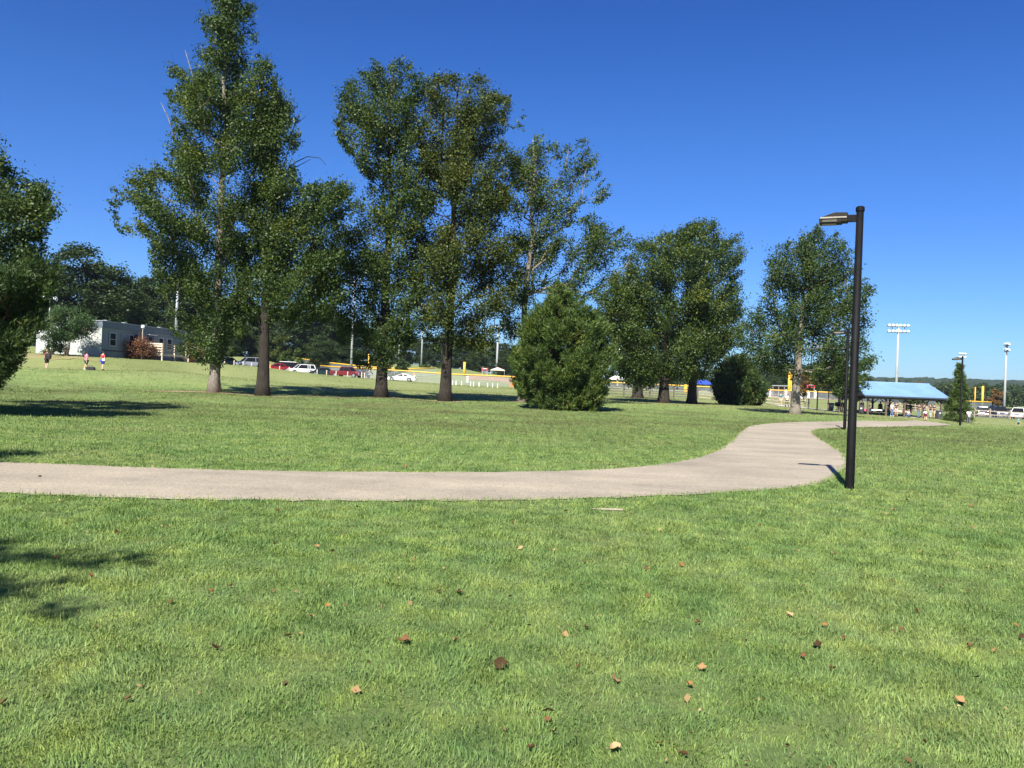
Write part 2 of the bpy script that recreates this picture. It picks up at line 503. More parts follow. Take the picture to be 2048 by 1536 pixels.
M['bronze'] = mat('bronze_metal', (.020, .018, .015), .75, 0, .2, 4, spec=.10)
M['glint_metal'] = mat('brushed_glint', (.24, .22, .18), .55, .5, .12, 6, spec=.3)  # for the painted highlight on the lamp heads
M['lens'] = mat('lamp_lens', (.07, .065, .045), .4, 0, .2, 9)
M['galv'] = mat('galvanised_steel', (.30, .32, .33), .55, .2, .12, 1.2)
M['concrete_pole'] = mat('concrete_pole', (.33, .345, .335), .8, 0, .12, 1.0, .2, 20)
M['white'] = mat('white_paint', (.78, .78, .76), .5, 0, .06, 3)
M['lampwhite'] = mat('floodlight_shell', (.72, .76, .80), .35, .1, .08, 3)
M['yellow'] = mat('yellow_tubing', (.62, .36, .035), .5, 0, .10, 2)
M['orange'] = mat('orange_plastic', (.75, .20, .05), .5, 0, .1, 5)
M['wire'] = wire_mat('chain_link', (.30, .33, .34), .30)
M['screen'] = wire_mat('windscreen_mesh', (.10, .12, .13), .75)
M['rail_wood'] = mat('weathered_rail', (.29, .245, .19), .85, 0, .25, 3, .4, 30)
M['rail_dark'] = mat('dark_rail', (.10, .09, .075), .85, 0, .25, 3, .4, 30)
M['deck_wood'] = mat('pale_deck_wood', (.56, .47, .37), .8, 0, .15, 2.5, .3, 30)
M['brown_post'] = mat('stained_post', (.105, .080, .060), .75, 0, .22, 3, .3, 25)
M['roof_blue'] = roof_mat('blue_metal_roof', (.170, .300, .51))
M['siding'] = siding('shaded_siding', (.185, .215, .230), .40)  # shade of the long wall is put into the siding colour
M['endwall'] = siding('sunlit_siding', (.41, .435, .41), .40)  # same siding, with the sunlight on the end put into its colour
M['frame'] = mat('window_frame', (.42, .44, .44), .5, 0, .06, 3)
M['drygrass'] = path_mat('dry_grass', (.15, .145, .055), (.215, .195, .085), (.30, .26, .13))
M['fascia'] = mat('dark_fascia', (.10, .125, .155), .6, 0, .12, 1.5)
M['trim_blue'] = mat('dark_blue_trim', (.035, .05, .085), .5, 0, .1, 3)
M['glass'] = mat('window_glass', (.010, .012, .014), .45, 0, .1, 2, spec=.05)
M['rubber'] = mat('tyre_rubber', (.018, .018, .018), .85, 0, .2, 8)
M['alloy'] = mat('wheel_alloy', (.42, .42, .43), .35, .6, .1, 8)
M['chrome'] = mat('chrome_trim', (.55, .55, .56), .2, .9, .05, 8)
M['headlight'] = mat('headlight_lens', (.72, .74, .76), .12, .2, .08, 8)
M['taillight'] = mat('taillight_lens', (.35, .02, .02), .2, 0, .1, 8)
M['darkplastic'] = mat('dark_plastic', (.03, .031, .035), .5, 0, .15, 4)
M['skin_l'] = mat('skin_light', (.55, .32, .22), .55, 0, .08, 8)
M['skin_d'] = mat('skin_dark', (.12, .065, .04), .5, 0, .08, 8)
for k, c in dict(red=(.50, .035, .04), pink=(.80, .13, .30), teal=(.0, .17, .20), white_cloth=(.78, .78, .78), khaki=(.55, .42, .26),
                 black_cloth=(.012, .012, .014), navy=(.02, .03, .08), jeans=(.10, .17, .30), royal=(.02, .035, .42), dkgreen=(.012, .06, .035),
                 grey_cloth=(.10, .11, .115), maroon=(.13, .02, .03), palepink=(.72, .42, .40), aqua=(.0, .33, .42), paleblue=(.55, .68, .74),
                 purple=(.06, .015, .08), palegrey=(.45, .45, .44), brownhair=(.05, .028, .015), blackhair=(.008, .007, .006), blondhair=(.30, .19, .08), orange_cloth=(.6, .25, .06)).items():
    M[k] = mat('cloth_' + k, c, .85, 0, .14, 9, .2, 60)
# ------------------------------------------------------------------ ground, path, patches
def axis(n, k, lim):
    t = np.linspace(-1, 1, n)
    s = np.sinh(t * k) / math.sinh(k)
    return s * lim

def make_ground():
    xs = axis(420, 6.4, 5200.0); ys = axis(460, 6.4, 5200.0) + 12.0
    X, Y = np.meshgrid(xs, ys)
    Z = tz_np(X, Y)
    nx, ny = len(xs), len(ys)
    v = np.stack([X.ravel(), Y.ravel(), Z.ravel()], 1)
    i = np.arange(nx * ny).reshape(ny, nx)
    q = np.stack([i[:-1, :-1], i[:-1, 1:], i[1:, 1:], i[1:, :-1]], -1).reshape(-1)
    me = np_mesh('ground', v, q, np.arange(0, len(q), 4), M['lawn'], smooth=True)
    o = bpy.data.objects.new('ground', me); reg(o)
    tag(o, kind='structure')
make_ground()

PAIRS = [((-1500, 868), (-1900, 912)), ((-900, 889), (-1200, 940)), ((-450, 906), (-600, 966)), ((-150, 919), (-200, 983)), ((0, 925), (0, 988)), ((200, 933), (200, 995)),
         ((400, 940), (400, 1000)), ((600, 944), (620, 1003)), ((800, 945.5), (850, 1003)), ((1000, 945), (1100, 1000)),
         ((1150, 942), (1320, 993)), ((1280, 934.5), (1500, 983)), ((1370, 922), (1610, 973)), ((1420, 908), (1668, 955)),
         ((1445, 896), (1692, 930)), ((1462, 884), (1690, 913)), ((1473, 873), (1668, 896)), ((1483, 863), (1642, 880)),
         ((1502, 853), (1627, 868)), ((1540, 848.3), (1633, 861)), ((1600, 845.3), (1665, 857.8)), ((1680, 843.6), (1715, 856.2)),
         ((1760, 843.4), (1770, 855.2)), ((1808, 843.4), (1815, 854.4)), ((1832, 842.4), (1845, 853.6)), ((1868, 845.6), (1875, 852.9)), ((1898, 850.2), (1900, 851.9))]

def catmull(pts, sub):
    out = []
    n = len(pts)
    for i in range(n - 1):
        p0, p1, p2, p3 = pts[max(i-1, 0)], pts[i], pts[i+1], pts[min(i+2, n-1)]
        for k in range(sub):
            t = k / sub
            out.append(.5 * ((2*p1) + (p2-p0)*t + (2*p0-5*p1+4*p2-p3)*t*t + (3*p1-p0-3*p2+p3)*t**3))
    out.append(pts[-1])
    return out

def make_path():
    A = catmull([G(*a).xy for a, b in PAIRS], 7); B = catmull([G(*b).xy for a, b in PAIRS], 7)
    rr = random.Random(5)
    m = 8
    vs = []; fs = []
    for i, (a, b) in enumerate(zip(A, B)):
        wob_a, wob_b = rr.uniform(-.07, .07), rr.uniform(-.07, .07)
        d = (b - a); L = max(d.length, .01); d = d / L
        a2 = a + d * wob_a; b2 = b + d * wob_b
        for k in range(m + 1):
            p = a2.lerp(b2, k / m)
            vs.append((p.x, p.y, 0))
    vs = np.array(vs)
    vs[:, 2] = tz_np(vs[:, 0], vs[:, 1]) + .006 + .0007 * vs[:, 1]
    n = m + 1
    for i in range(len(A) - 1):
        for k in range(m):
            fs.append((i*n+k, i*n+k+1, (i+1)*n+k+1, (i+1)*n+k))
    mb = MB(); mb.add(vs, fs)
    o = mb.build('path', M['path'], smooth=True); tag(o, kind='structure')
    return np.array([(p.x, p.y) for p in A] + [(p.x, p.y) for p in B[::-1]])
PATH_POLY = make_path()

def in_poly(pts, poly):
    x, y = pts[:, 0], pts[:, 1]
    c = np.zeros(len(pts), bool)
    j = len(poly) - 1
    for i in range(len(poly)):
        xi, yi = poly[i]; xj, yj = poly[j]
        if yi != yj:
            hit = ((yi > y) != (yj > y)) & (x < (xj - xi) * (y - yi) / (yj - yi) + xi)
            c ^= hit
        j = i
    return c

def patch(name, c, rx, ry, m, lift=.012, seed=0, n=44, rot=0.0):
    """irregular sheet lying on the ground"""
    rr = random.Random(seed)
    ph = [rr.uniform(0, 6.28) for _ in range(6)]
    vs = [(c[0], c[1])]; fs = []
    rings = 5
    for j in range(1, rings + 1):
        for k in range(n):
            a = 2 * PI * k / n
            w = 1 + .18 * math.sin(2*a + ph[0]) + .13 * math.sin(3*a + ph[1]) + .10 * math.sin(5*a + ph[2]) + .07 * math.sin(9*a + ph[3]) + .05*math.sin(15*a+ph[4])
            r = j / rings * w
            dx, dy = rx * r * math.cos(a), ry * r * math.sin(a)
            vs.append((c[0] + dx*math.cos(rot) - dy*math.sin(rot), c[1] + dx*math.sin(rot) + dy*math.cos(rot)))
    fs = [(0, 1 + k, 1 + (k+1) % n) for k in range(n)]
    for j in range(rings - 1):
        b = 1 + j * n
        for k in range(n):
            fs.append((b+k, b+n+k, b+n+(k+1) % n, b+(k+1) % n))
    va = np.array(vs); z = tz_np(va[:, 0], va[:, 1]) + lift
    o = MB().add([(a, b, c_) for (a, b), c_ in zip(vs, z)], fs).build(name, m, smooth=True)
    return tag(o, kind='structure')

def strip(name, left, right, m, lift=.02, sub=6, cross=4):
    A = catmull([Vector(p[:2]) for p in left], sub); B = catmull([Vector(p[:2]) for p in right], sub)
    vs = []; fs = []
    for a, b in zip(A, B):
        for k in range(cross + 1):
            p = a.lerp(b, k / cross); vs.append((p.x, p.y))
    va = np.array(vs); z = tz_np(va[:, 0], va[:, 1]) + lift
    n = cross + 1
    for i in range(len(A) - 1):
        for k in range(cross):
            fs.append((i*n+k, i*n+k+1, (i+1)*n+k+1, (i+1)*n+k))
    o = MB().add([(p[0], p[1], q) for p, q in zip(vs, z)], fs).build(name, m, smooth=True)
    return tag(o, kind='structure')

BARE = []
def bare(px, py, d, rx, ry, key='dirt', seed=1, lift=.014):
    g = D(px, py, d); patch('bare_dirt' if key == 'dirt' else 'dry_grass', g, rx, ry, M[key], lift, seed)
    BARE.append((g.x, g.y, rx, ry))
# worn earth round the trunks and the sandy scrape beside the path
bare(418, 787, 50, 2.3, 1.5, seed=1); bare(340, 790, 49, 2.4, .5, seed=2, lift=.02)
bare(525, 794, 50, 1.5, 1.0, seed=3); bare(762, 797, 54, 1.2, 1.3, seed=4); bare(890, 805, 54, 1.3, 1.3, seed=5)
bare(1045, 804, 58, 1.5, 1.4, seed=6); bare(1117, 821, 50, 1.5, .9, seed=7); bare(1327, 807, 74, 1.5, 1.3, seed=8)
bare(1383, 809, 76, 1.1, 1.2, seed=9); bare(1275, 797, 92, 1.4, 1.4, seed=10); bare(1590, 829, 62, .8, .7, seed=11)
bare(650, 797, 50.5, 1.9, .5, seed=12, lift=.02); bare(820, 801, 53, 1.3, .5, seed=13, lift=.02)
g = G(1218, 1020); patch('bare_sand', g, .20, .11, M['sand'], .012, 21); BARE.append((g.x, g.y, .2, .12))
# dry clay on the bank below the trailer
bare(120, 722, 82, 3.4, .8, 'drygrass', 31); bare(75, 716, 83, 2.0, .9, 'drygrass', 32)

# concrete walk beyond the rail fence, pad under the shelter, car parks, infields
lw = [D(1430, 800, 121), D(1523, 805, 119), D(1588, 808.5, 118), D(1630, 813, 116), D(1668, 820, 112), D(1715, 829, 106)]
rw = [D(1430, 803, 116), D(1523, 808, 114), D(1588, 812, 112), D(1625, 817, 109), D(1655, 826, 104.5), D(1690, 834, 100)]
strip('concrete_walk', lw, rw, M['concrete'], .03)
strip('concrete_slab', [D(356, 723.5, 99), D(372, 727, 100), D(396, 733, 100)], [D(362, 722.5, 101), D(380, 726, 102), D(404, 732, 102)], M['concrete'], .04)
strip('car_park', [D(400, 722, 141), D(500, 737, 139.5), D(600, 748, 139.5), D(700, 757, 139.5), D(760, 760, 139.5)],
      [D(400, 722, 156), D(500, 733, 156), D(600, 744, 156), D(700, 753, 156), D(760, 757, 156)], M['lot'], .03)
strip('car_park', [D(1945, 833, 131), D(1985, 835, 130), D(2040, 838, 129), D(2130, 842, 128)], [D(1945, 828, 182), D(1985, 829, 182), D(2040, 830, 182), D(2130, 834, 182)], M['lot'], .03)
strip('infield_clay', [D(930, 765, 172), D(980, 767, 171), D(1020, 768, 170), D(1060, 770, 170)], [D(930, 763, 180), D(980, 765, 181), D(1020, 766, 181), D(1060, 768, 181)], M['clay'], .04)
strip('infield_clay', [D(1500, 796, 176), D(1560, 798, 174), D(1620, 800, 172), D(1680, 803, 172)], [D(1500, 794, 192), D(1560, 796, 192), D(1620, 797, 190), D(1680, 800, 190)], M['clay'], .04)

# ------------------------------------------------------------------ far hills
def make_hills():
    sky = [(-900, 720), (-300, 725), (300, 735), (800, 748), (1200, 756), (1480, 752), (1640, 748), (1714, 747), (1766, 750.5), (1808, 749), (1842, 751), (1870, 755),
           (1902, 752.5), (1935, 756), (1963, 758.5), (2010, 759), (2048, 759), (2200, 766), (2500, 775), (3000, 800)]
    d0 = 1450.0
    xs, tops = [], []
    for px, py in sky:
        p = P(px, py, d0); xs.append(p.x); tops.append(p.z)
    nx, ny = 620, 46
    X = np.linspace(xs[0], xs[-1], nx)
    top = np.interp(X, xs, tops)
    rr = np.random.default_rng(3)
    def fbm(x, y, f):
        o = np.zeros_like(x)
        for k in range(5):
            a, b, c = rr.uniform(0, 6.28, 3)
            o += np.sin(x * f * 1.9**k + a + 1.7*np.sin(y * f * 1.9**k + b)) * np.cos(y * f * 1.3 * 1.9**k + c) / 1.5**k
        return o
    T = np.linspace(0, 1, ny)
    V = []
    for t in T:
        prof = math.sin(min(t / .72, 1) * PI / 2) if t < .72 else math.cos((t - .72) / .28 * PI / 2.2)
        y = np.full(nx, 780.0 + t * 1100.0)
        z = -6 + (top + 6) * prof * (.90 + .06 * np.sin(X * .006 + t * 3)) + rr.normal(0, 1.5, nx) + fbm(X, y, .02) * 1.3
        if t > .02: z = z + np.abs(rr.normal(0, 1.0, nx))
        V.append(np.stack([X + rr.uniform(-3, 3, nx), y + rr.uniform(-8, 8, nx), z], 1))
    V = np.concatenate(V)
    i = np.arange(nx * ny).reshape(ny, nx)
    q = np.stack([i[:-1, :-1], i[:-1, 1:], i[1:, 1:], i[1:, :-1]], -1).reshape(-1)
    m, nt, out = new_mat('wooded_hill')
    f = noise(nt, .06, 7, .75, 'Object')
    c = ramp(nt, f, [(.35, (.012, .022, .010)), (.55, (.026, .044, .016)), (.75, (.046, .064, .022))])
    b = nt.nodes.new('ShaderNodeBsdfPrincipled'); b.inputs['Roughness'].default_value = .95; b.inputs['Specular IOR Level'].default_value = .1
    nt.links.new(c, b.inputs['Base Color']); nt.links.new(b.outputs[0], out.inputs['Surface'])
    me = np_mesh('hills', V, q, np.arange(0, len(q), 4), m)
    o = bpy.data.objects.new('hills', me); reg(o); tag(o, kind='structure')
make_hills()

# ------------------------------------------------------------------ grass blades
def make_grass():
    rng = np.random.default_rng(2)
    bands = [(.8, 2.2, 5500, 1.2), (2.2, 4.0, 9600, 1.0), (4.0, 5.5, 9200, 1.05), (5.5, 7.5, 7200, 1.2), (7.5, 10.5, 4800, 1.5), (10.5, 15.5, 2300, 1.9), (15.5, 22, 1000, 2.6), (22, 32, 420, 3.6), (32, 48, 150, 5.0), (48, 62, 60, 6.4), (62, 90, 16, 9.0), (90, 135, 5, 13.0)]
    PX, PY, SC_ = [], [], []
    for (a, b, dens, sc) in bands:
        t, mrg = .66, (2.6 if b < 16 else 1.0)      # the lawn goes on a little past both sides of the view
        area = t * (b*b - a*a) + 2 * mrg * (b - a)
        n = int(area * dens)
        y = rng.uniform(a, b, n * 2); y = y[rng.random(n * 2) < (t * y + mrg) / (t * b + mrg)][:n]; n = len(y)
        x = rng.uniform(-1, 1, n) * (t * y + mrg)
        PX.append(x); PY.append(y); SC_.append(np.full(n, sc))
    x = np.concatenate(PX); y = np.concatenate(PY); sc = np.concatenate(SC_)
    jit = rng.normal(0, .09, len(x))
    inp = in_poly(np.stack([x, y + jit], 1), PATH_POLY)
    keep = ~inp
    for (cx, cy, rx, ry) in BARE:
        keep &= ~((((x-cx)/rx)**2 + ((y-cy)/ry)**2 < .85 * rng.uniform(.5, 1.2, len(x))) & (rng.random(len(x)) < .88))
    # thinner tufts by a smooth clump field
    cl = np.sin(x*3.1+1.3*np.sin(y*2.3))*np.sin(y*3.7+1.1*np.sin(x*2.9)) + .6*np.sin(x*9.7+2*np.sin(y*7.1))*np.sin(y*11.3)
    keep &= rng.random(len(x)) < np.clip(.82 + .28*cl, .35, 1)
    x, y, sc, cl = x[keep], y[keep], sc[keep], cl[keep]
    # rough untrimmed fringe leaning over both edges of the path
    ex, ey = [], []
    for i in range(len(PATH_POLY)):
        (ax, ay), (bx, by) = PATH_POLY[i-1], PATH_POLY[i]
        if not (6 < ay < 55 and 6 < by < 55 and abs(ax) < .75*ay+2): continue
        L = math.hypot(bx-ax, by-ay); m_ = int(L * 520 * (9/ay)**.9)
        t = rng.random(m_); jw = .055 + .05*np.sin((ax+ay)*1.7) * np.sin((ax-ay)*.9)
        ex.append(ax+(bx-ax)*t + rng.normal(0, jw, m_)); ey.append(ay+(by-ay)*t + rng.normal(0, jw, m_))
    ex, ey = np.concatenate(ex), np.concatenate(ey)
    x = np.concatenate([x, ex]); y = np.concatenate([y, ey]); sc = np.concatenate([sc, np.maximum(1.2, ey/7.0)]); cl = np.concatenate([cl, np.full(len(ex), .6)])
    n = len(x)
    z = tz_np(x, y)
    h = rng.gamma(4.5, .0057, n) * (1 + .25*cl) * sc ** .33
    tall = rng.random(n) < .006
    h[tall] *= rng.uniform(1.6, 2.6, tall.sum())
    h = np.clip(h, .012, .15)
    w = .0023 * sc * rng.uniform(.7, 1.4, n)
    az = rng.uniform(0, 2*PI, n); lean = np.clip(rng.normal(.80, .45, n), 0, 1.5)
    # blades of one tuft lean together
    az = np.where(rng.random(n) < .5, 2.2*np.sin(x*5.3+y*2.1)+2.0*np.cos(y*4.7-x*3.3), az)
    dx, dy = np.cos(az), np.sin(az)
    fa = rng.uniform(0, 2*PI, n)
    wx, wy = np.cos(fa)*w, np.sin(fa)*w
    l1 = h*.55*np.sin(lean*.6); z1 = h*.55*np.cos(lean*.6)
    l2 = l1 + h*.45*np.sin(np.minimum(lean*1.5, 1.9)); z2 = z1 + h*.45*np.cos(np.minimum(lean*1.5, 1.9))
    V = np.empty((n, 5, 3), np.float32)
    V[:, 0] = np.stack([x-wx, y-wy, z-.004], 1); V[:, 1] = np.stack([x+wx, y+wy, z-.004], 1)
    V[:, 2] = np.stack([x+dx*l1+wx*.8, y+dy*l1+wy*.8, z+z1], 1); V[:, 3] = np.stack([x+dx*l1-wx*.8, y+dy*l1-wy*.8, z+z1], 1)
    V[:, 4] = np.stack([x+dx*l2, y+dy*l2, z+z2], 1)
    b = (np.arange(n)*5)[:, None]
    loops = (b + np.array([0, 1, 2, 3, 3, 2, 4])[None]).reshape(-1)
    st = (np.arange(n)*7)[:, None] + np.array([0, 4])[None]
    rnd = np.clip(rng.beta(2.2, 2.2, n)*.92 + (rng.random(n) < .05)*.2, 0, 1)
    rnd[-len(ex):] = np.clip(rng.normal(.62, .25, len(ex)), 0, 1)
    rnd = np.repeat(rnd, 5)
    me = np_mesh('grass', V.reshape(-1, 3), loops, st.reshape(-1), M['grass'], {'rnd': rnd})
    o = bpy.data.objects.new('grass', me); reg(o); tag(o, 'green lawn grass with scattered taller stalks either side of the path', 'grass', kind='stuff')
    print('grass blades', n)
make_grass()
# ------------------------------------------------------------------ trees
def leaf_quads(cent, rad, counts, size, rng, sub=9, tight=.34, flat=.75, aspect=.62, needle=False, updir=.35, axis=None):
    """leaf-sized rhombi clustered into sprays inside every clump"""
    V, RN = [], []
    tot = int(counts.sum())
    idx = np.repeat(np.arange(len(cent)), counts)
    # sprays
    sp = rng.normal(0, 1, (len(cent), sub, 3)); sp /= np.linalg.norm(sp, axis=2, keepdims=True)
    sp *= (rng.random((len(cent), sub, 1)) ** .45)
    sp[:, :, 2] *= flat
    tone = rng.normal(0, .10, len(cent))
    stone = rng.normal(0, .10, (len(cent), sub))
    k = rng.integers(0, sub, tot)
    off = sp[idx, k] + rng.normal(0, tight, (tot, 3)) * np.array([1, 1, .75])
    if axis is not None:
        e = axis[idx]; off = off * .86 + e * (off * e).sum(1, keepdims=True) * .75
    pos = cent[idx] + off * rad[idx, None]
    outd = off / (np.linalg.norm(off, axis=1, keepdims=True) + 1e-6)
    nrm = rng.normal(0, 1, (tot, 3)); nrm /= np.linalg.norm(nrm, axis=1, keepdims=True)
    nrm = nrm + outd * .5 + np.array([0, 0, updir]); nrm /= np.linalg.norm(nrm, axis=1, keepdims=True)
    a = rng.normal(0, 1, (tot, 3))
    if needle:
        a = a * .55 + outd * .9 + np.array([0, 0, .55])
        a /= np.linalg.norm(a, axis=1, keepdims=True)
        b = np.cross(a, nrm); b /= np.linalg.norm(b, axis=1, keepdims=True) + 1e-9
    else:
        a -= nrm * (a * nrm).sum(1, keepdims=True); a /= np.linalg.norm(a, axis=1, keepdims=True) + 1e-9
        b = np.cross(nrm, a)
    s = size * rng.uniform(.6, 1.35, (tot, 1))
    L, W = s * .5, s * .5 * aspect
    q = np.empty((tot, 4, 3), np.float32)
    q[:, 0] = pos - a * L; q[:, 1] = pos + b * W + a * L * .1; q[:, 2] = pos + a * L; q[:, 3] = pos - b * W + a * L * .1
    rn = np.clip(.42 + tone[idx] + stone[idx, k] + rng.normal(0, .16, tot), 0, 1)
    return q.reshape(-1, 3), np.repeat(rn, 4)

def crown_mesh(name, q, rn, m):
    n = len(q)
    return np_mesh(name, q, np.arange(n), np.arange(0, n, 4), m, {'rnd': rn})

def skeleton(base, trunk_pts, trunk_r, cent, rng, sag=.12, rmin=.018, thick=1.0):
    """trunk plus limbs that reach every clump, joined to the nearest wood below it"""
    nodes = [Vector(p) for p in trunk_pts]
    par = [-1] + list(range(len(nodes) - 1))
    n_tr = len(nodes)
    zlo, zhi = min(c[2] for c in cent), max(c[2] for c in cent)
    lead = nodes[-1]
    axis_d = [min((Vector(c) - t).length for t in nodes[:n_tr]) for c in cent]
    pos = np.array([tuple(v) for v in nodes])
    tips = []
    for i in np.argsort(axis_d):
        c = Vector(cent[i])
        dv = pos - np.array(c)
        dist = np.linalg.norm(dv, axis=1)
        hor = np.hypot(dv[:, 0], dv[:, 1])
        sl = -.30 + .75 * min(1.0, 1.6 * (c.z - zlo) / (zhi - zlo + 1e-6))      # low limbs droop, high ones rise
        pen = np.where(pos[:, 2] > c.z - sl * hor, 6.0 + 1.5 * (pos[:, 2] - c.z + sl * hor), 0)
        pen[:2] += 50
        j = int(np.argmin(dist + pen))
        s = nodes[j]; last = j
        L = (c - s).length
        k = max(2, int(L / .9))
        side = Vector(rng.normal(0, 1, 3)) * L * .06
        for q in range(1, k + 1):
            t = q / k
            p = s.lerp(c, t) + side * math.sin(PI * t) + Vector((0, 0, -sag * L * math.sin(PI * t) * .5))
            nodes.append(p); par.append(last); last = len(nodes) - 1
        pos = np.array([tuple(v) for v in nodes])
    w = np.zeros(len(nodes))
    has = set(par)
    for i in range(len(nodes)):
        if i not in has: w[i] = 1
    for i in range(len(nodes) - 1, 0, -1):
        w[par[i]] += w[i]
    tot = max(w[0], 1)
    mb = MB()
    zs = np.array([p.z for p in nodes[:n_tr]]); z0, z1 = zs[0], zs[-1]
    rt = [trunk_r * (1 - .86 * ((z - z0) / (z1 - z0)) ** .9) for z in zs]
    flare = [r * (1.55 if i == 0 else 1.14 if i == 1 else 1.0) for i, r in enumerate(rt)]
    mb.tube(nodes[:n_tr], flare, 11)
    rad = np.maximum(rmin, trunk_r * .62 * thick * (w / tot) ** .48)
    for i in range(n_tr):
        rad[i] = rt[i]
    # chains
    ch = {}
    for i in range(1, len(nodes)):
        ch.setdefault(par[i], []).append(i)
    def chain(start, first):
        pts = [nodes[start], nodes[first]]
        r0 = min(rad[start] * .8, rad[first] * 1.25) if start < n_tr else rad[first] * 1.05
        rr = [r0, rad[first]]
        cur = first
        while True:
            nx = ch.get(cur, [])
            if not nx: break
            nx = sorted(nx, key=lambda k: -w[k])
            for o in nx[1:]:
                stack.append((cur, o))
            cur = nx[0]; pts.append(nodes[cur]); rr.append(rad[cur])
        rr[-1] *= .5
        mb.tube(pts, rr, 6 if max(rr) > .06 else 4, cap=False)
    stack = [(i, k) for i in range(n_tr) for k in ch.get(i, []) if k >= n_tr]
    while stack:
        a, b = stack.pop(); chain(a, b)
    return mb

def poly_clumps(poly, d, rpx, n, rng, dz=.85, cap=None, spiky=False):
    """clump centres filling the volume whose outline from here is the polygon"""
    poly = np.array(poly, float)
    x0, y0 = poly.min(0); x1, y1 = poly.max(0)
    cand = rng.uniform((x0, y0), (x1, y1), (n * 60, 2))
    cand = cand[in_poly(cand, poly)]
    out = []; rr = []
    grid = []
    for (x, y) in cand:
        if len(out) >= n: break
        r = rpx * rng.uniform(.72, 1.2)
        e = .72 * r
        tst = np.array([(x+e, y), (x-e, y), (x, y+e), (x, y-e)])
        ok = in_poly(tst, poly).sum()
        if ok < 4: r *= .62
        if ok < 2 and rng.random() < .6: continue
        # width of the crown in this row -> how deep it is
        xs = []
        for i in range(len(poly)):
            (ax, ay), (bx, by) = poly[i-1], poly[i]
            if (ay > y) != (by > y):
                xs.append(ax + (bx-ax)*(y-ay)/(by-ay))
        lo, hi = min(xs), max(xs)
        c, hw = (lo+hi)/2, max((hi-lo)/2, 1)
        depth = hw * math.sqrt(max(0, 1-((x-c)/hw)**2)) * dz / FPX * d
        if cap: depth = min(depth, cap)
        dd = d + rng.uniform(-1, 1) * depth
        p = P(x, y, dd)
        rm = r / FPX * d
        pv = np.array(p)
        if out:
            q = np.array(out)
            if (np.linalg.norm(q - pv, axis=1) < .50 * rm).any(): continue
        out.append(pv); rr.append(rm)
    # loose twigs poking out past the outline
    nmain = len(out)
    for k in range(n if spiky else n // 2):
        i = rng.integers(0, len(poly)); (ax, ay), (bx, by) = poly[i-1], poly[i]
        t = rng.random(); x, y = ax + (bx-ax)*t, ay + (by-ay)*t
        cx, cy = poly.mean(0); L = math.hypot(x-cx, y-cy); o = rng.uniform(-.7, .45 if spiky else .15) * rpx
        x += (x-cx)/L*o; y += (y-cy)/L*o
        out.append(np.array(P(x, y, d + rng.normal(0, .25) * (x1-x0) / 2 / FPX * d))); rr.append(rpx * rng.uniform(.22, .42) / FPX * d)
    return np.array(out), np.array(rr), nmain

def big_tree(name, label, base, poly, rpx, n, leaves, size, m, mbark, trunk_r, top, seed, lean=(0, 0), dz=.85, group=None, needle=False, sub=9, tight=.38, aspect=.62, extra=None, thick=1.0, twigs=(), cat='tree', flat=.75, ntr=9):
    px, py, d = base
    rng = np.random.default_rng(seed)
    g = D(px, py, d)
    root = thing(name, g, label, cat, group)
    cent, rad, nmain = poly_clumps(poly, d, rpx, n, rng, dz, spiky=needle)
    if extra is not None:
        for (ex, ey, er, ed) in extra:
            cent = np.vstack([cent, np.array(P(ex, ey, d + ed))]); rad = np.append(rad, er / FPX * d)
    tp = P(top[0], top[1], d)
    pts = []
    for i in range(ntr):
        t = i / (ntr - 1)
        p = g.lerp(tp, t)
        if i: p += Vector((rng.normal(0, .20), rng.normal(0, .20), 0)) * (t if t < 1 else 0)
        if i == 0: p.z -= .25
        pts.append(p)
    pts.insert(1, g.lerp(tp, .035))
    cnt = np.maximum(20, (leaves * (rad ** 2) / (rad ** 2).sum()).astype(int))
    ax_ = cent - np.array(g); ax_[:, 2] = .9 * np.hypot(ax_[:, 0], ax_[:, 1]) + (.4 if needle else 1.2)
    ax_ += rng.normal(0, .5, ax_.shape); ax_ /= np.linalg.norm(ax_, axis=1, keepdims=True)
    q, rn = leaf_quads(cent, rad, cnt, size, rng, sub=sub, tight=tight, needle=needle, aspect=aspect, flat=flat, axis=ax_)
    q = q - np.array(g)
    reg(bpy.data.objects.new('crown', crown_mesh('crown', q, rn, m)), root)
    mb = skeleton(g, pts, trunk_r, cent[:nmain], rng, thick=thick)
    for tw in twigs:
        P3 = [P(a, b, d + .4) for a, b in tw]
        mb.tube(P3, list(np.linspace(.045, .012, len(P3))), 5)
    mb.v = [(v[0]-g.x, v[1]-g.y, v[2]-g.z) for v in mb.v]
    mb.build('trunk', mbark, root, smooth=True)
    return root

T1 = [(408,-60),(492,-60),(500,30),(520,90),(530,130),(542,190),(540,260),(540,330),(520,420),(505,520),(492,600),(485,660),(475,705),(440,726),(400,718),(360,705),(345,650),(330,590),(318,560),(298,532),(310,490),(290,462),(240,462),(213,430),(225,408),(245,362),(272,372),(318,335),(332,360),(346,300),(350,235),(338,170),(345,138),(400,148),(412,110),(425,92),(403,30)]
T2 = [(532,110),(556,180),(592,238),(597,285),(580,330),(598,380),(640,372),(690,362),(702,398),(682,430),(690,480),(680,560),(688,605),(660,632),(640,640),(600,655),(560,640),(520,650),(490,630),(470,590),(480,520),(500,420),(505,330),(512,250),(520,190)]
T3 = [(740,135),(775,122),(815,136),(845,165),(850,230),(858,300),(862,380),(862,480),(852,560),(842,640),(825,690),(795,722),(752,735),(712,722),(690,690),(650,640),(636,580),(655,500),(688,440),(703,400),(748,372),(722,330),(700,300),(678,272),(674,240),(690,195),(700,165)]
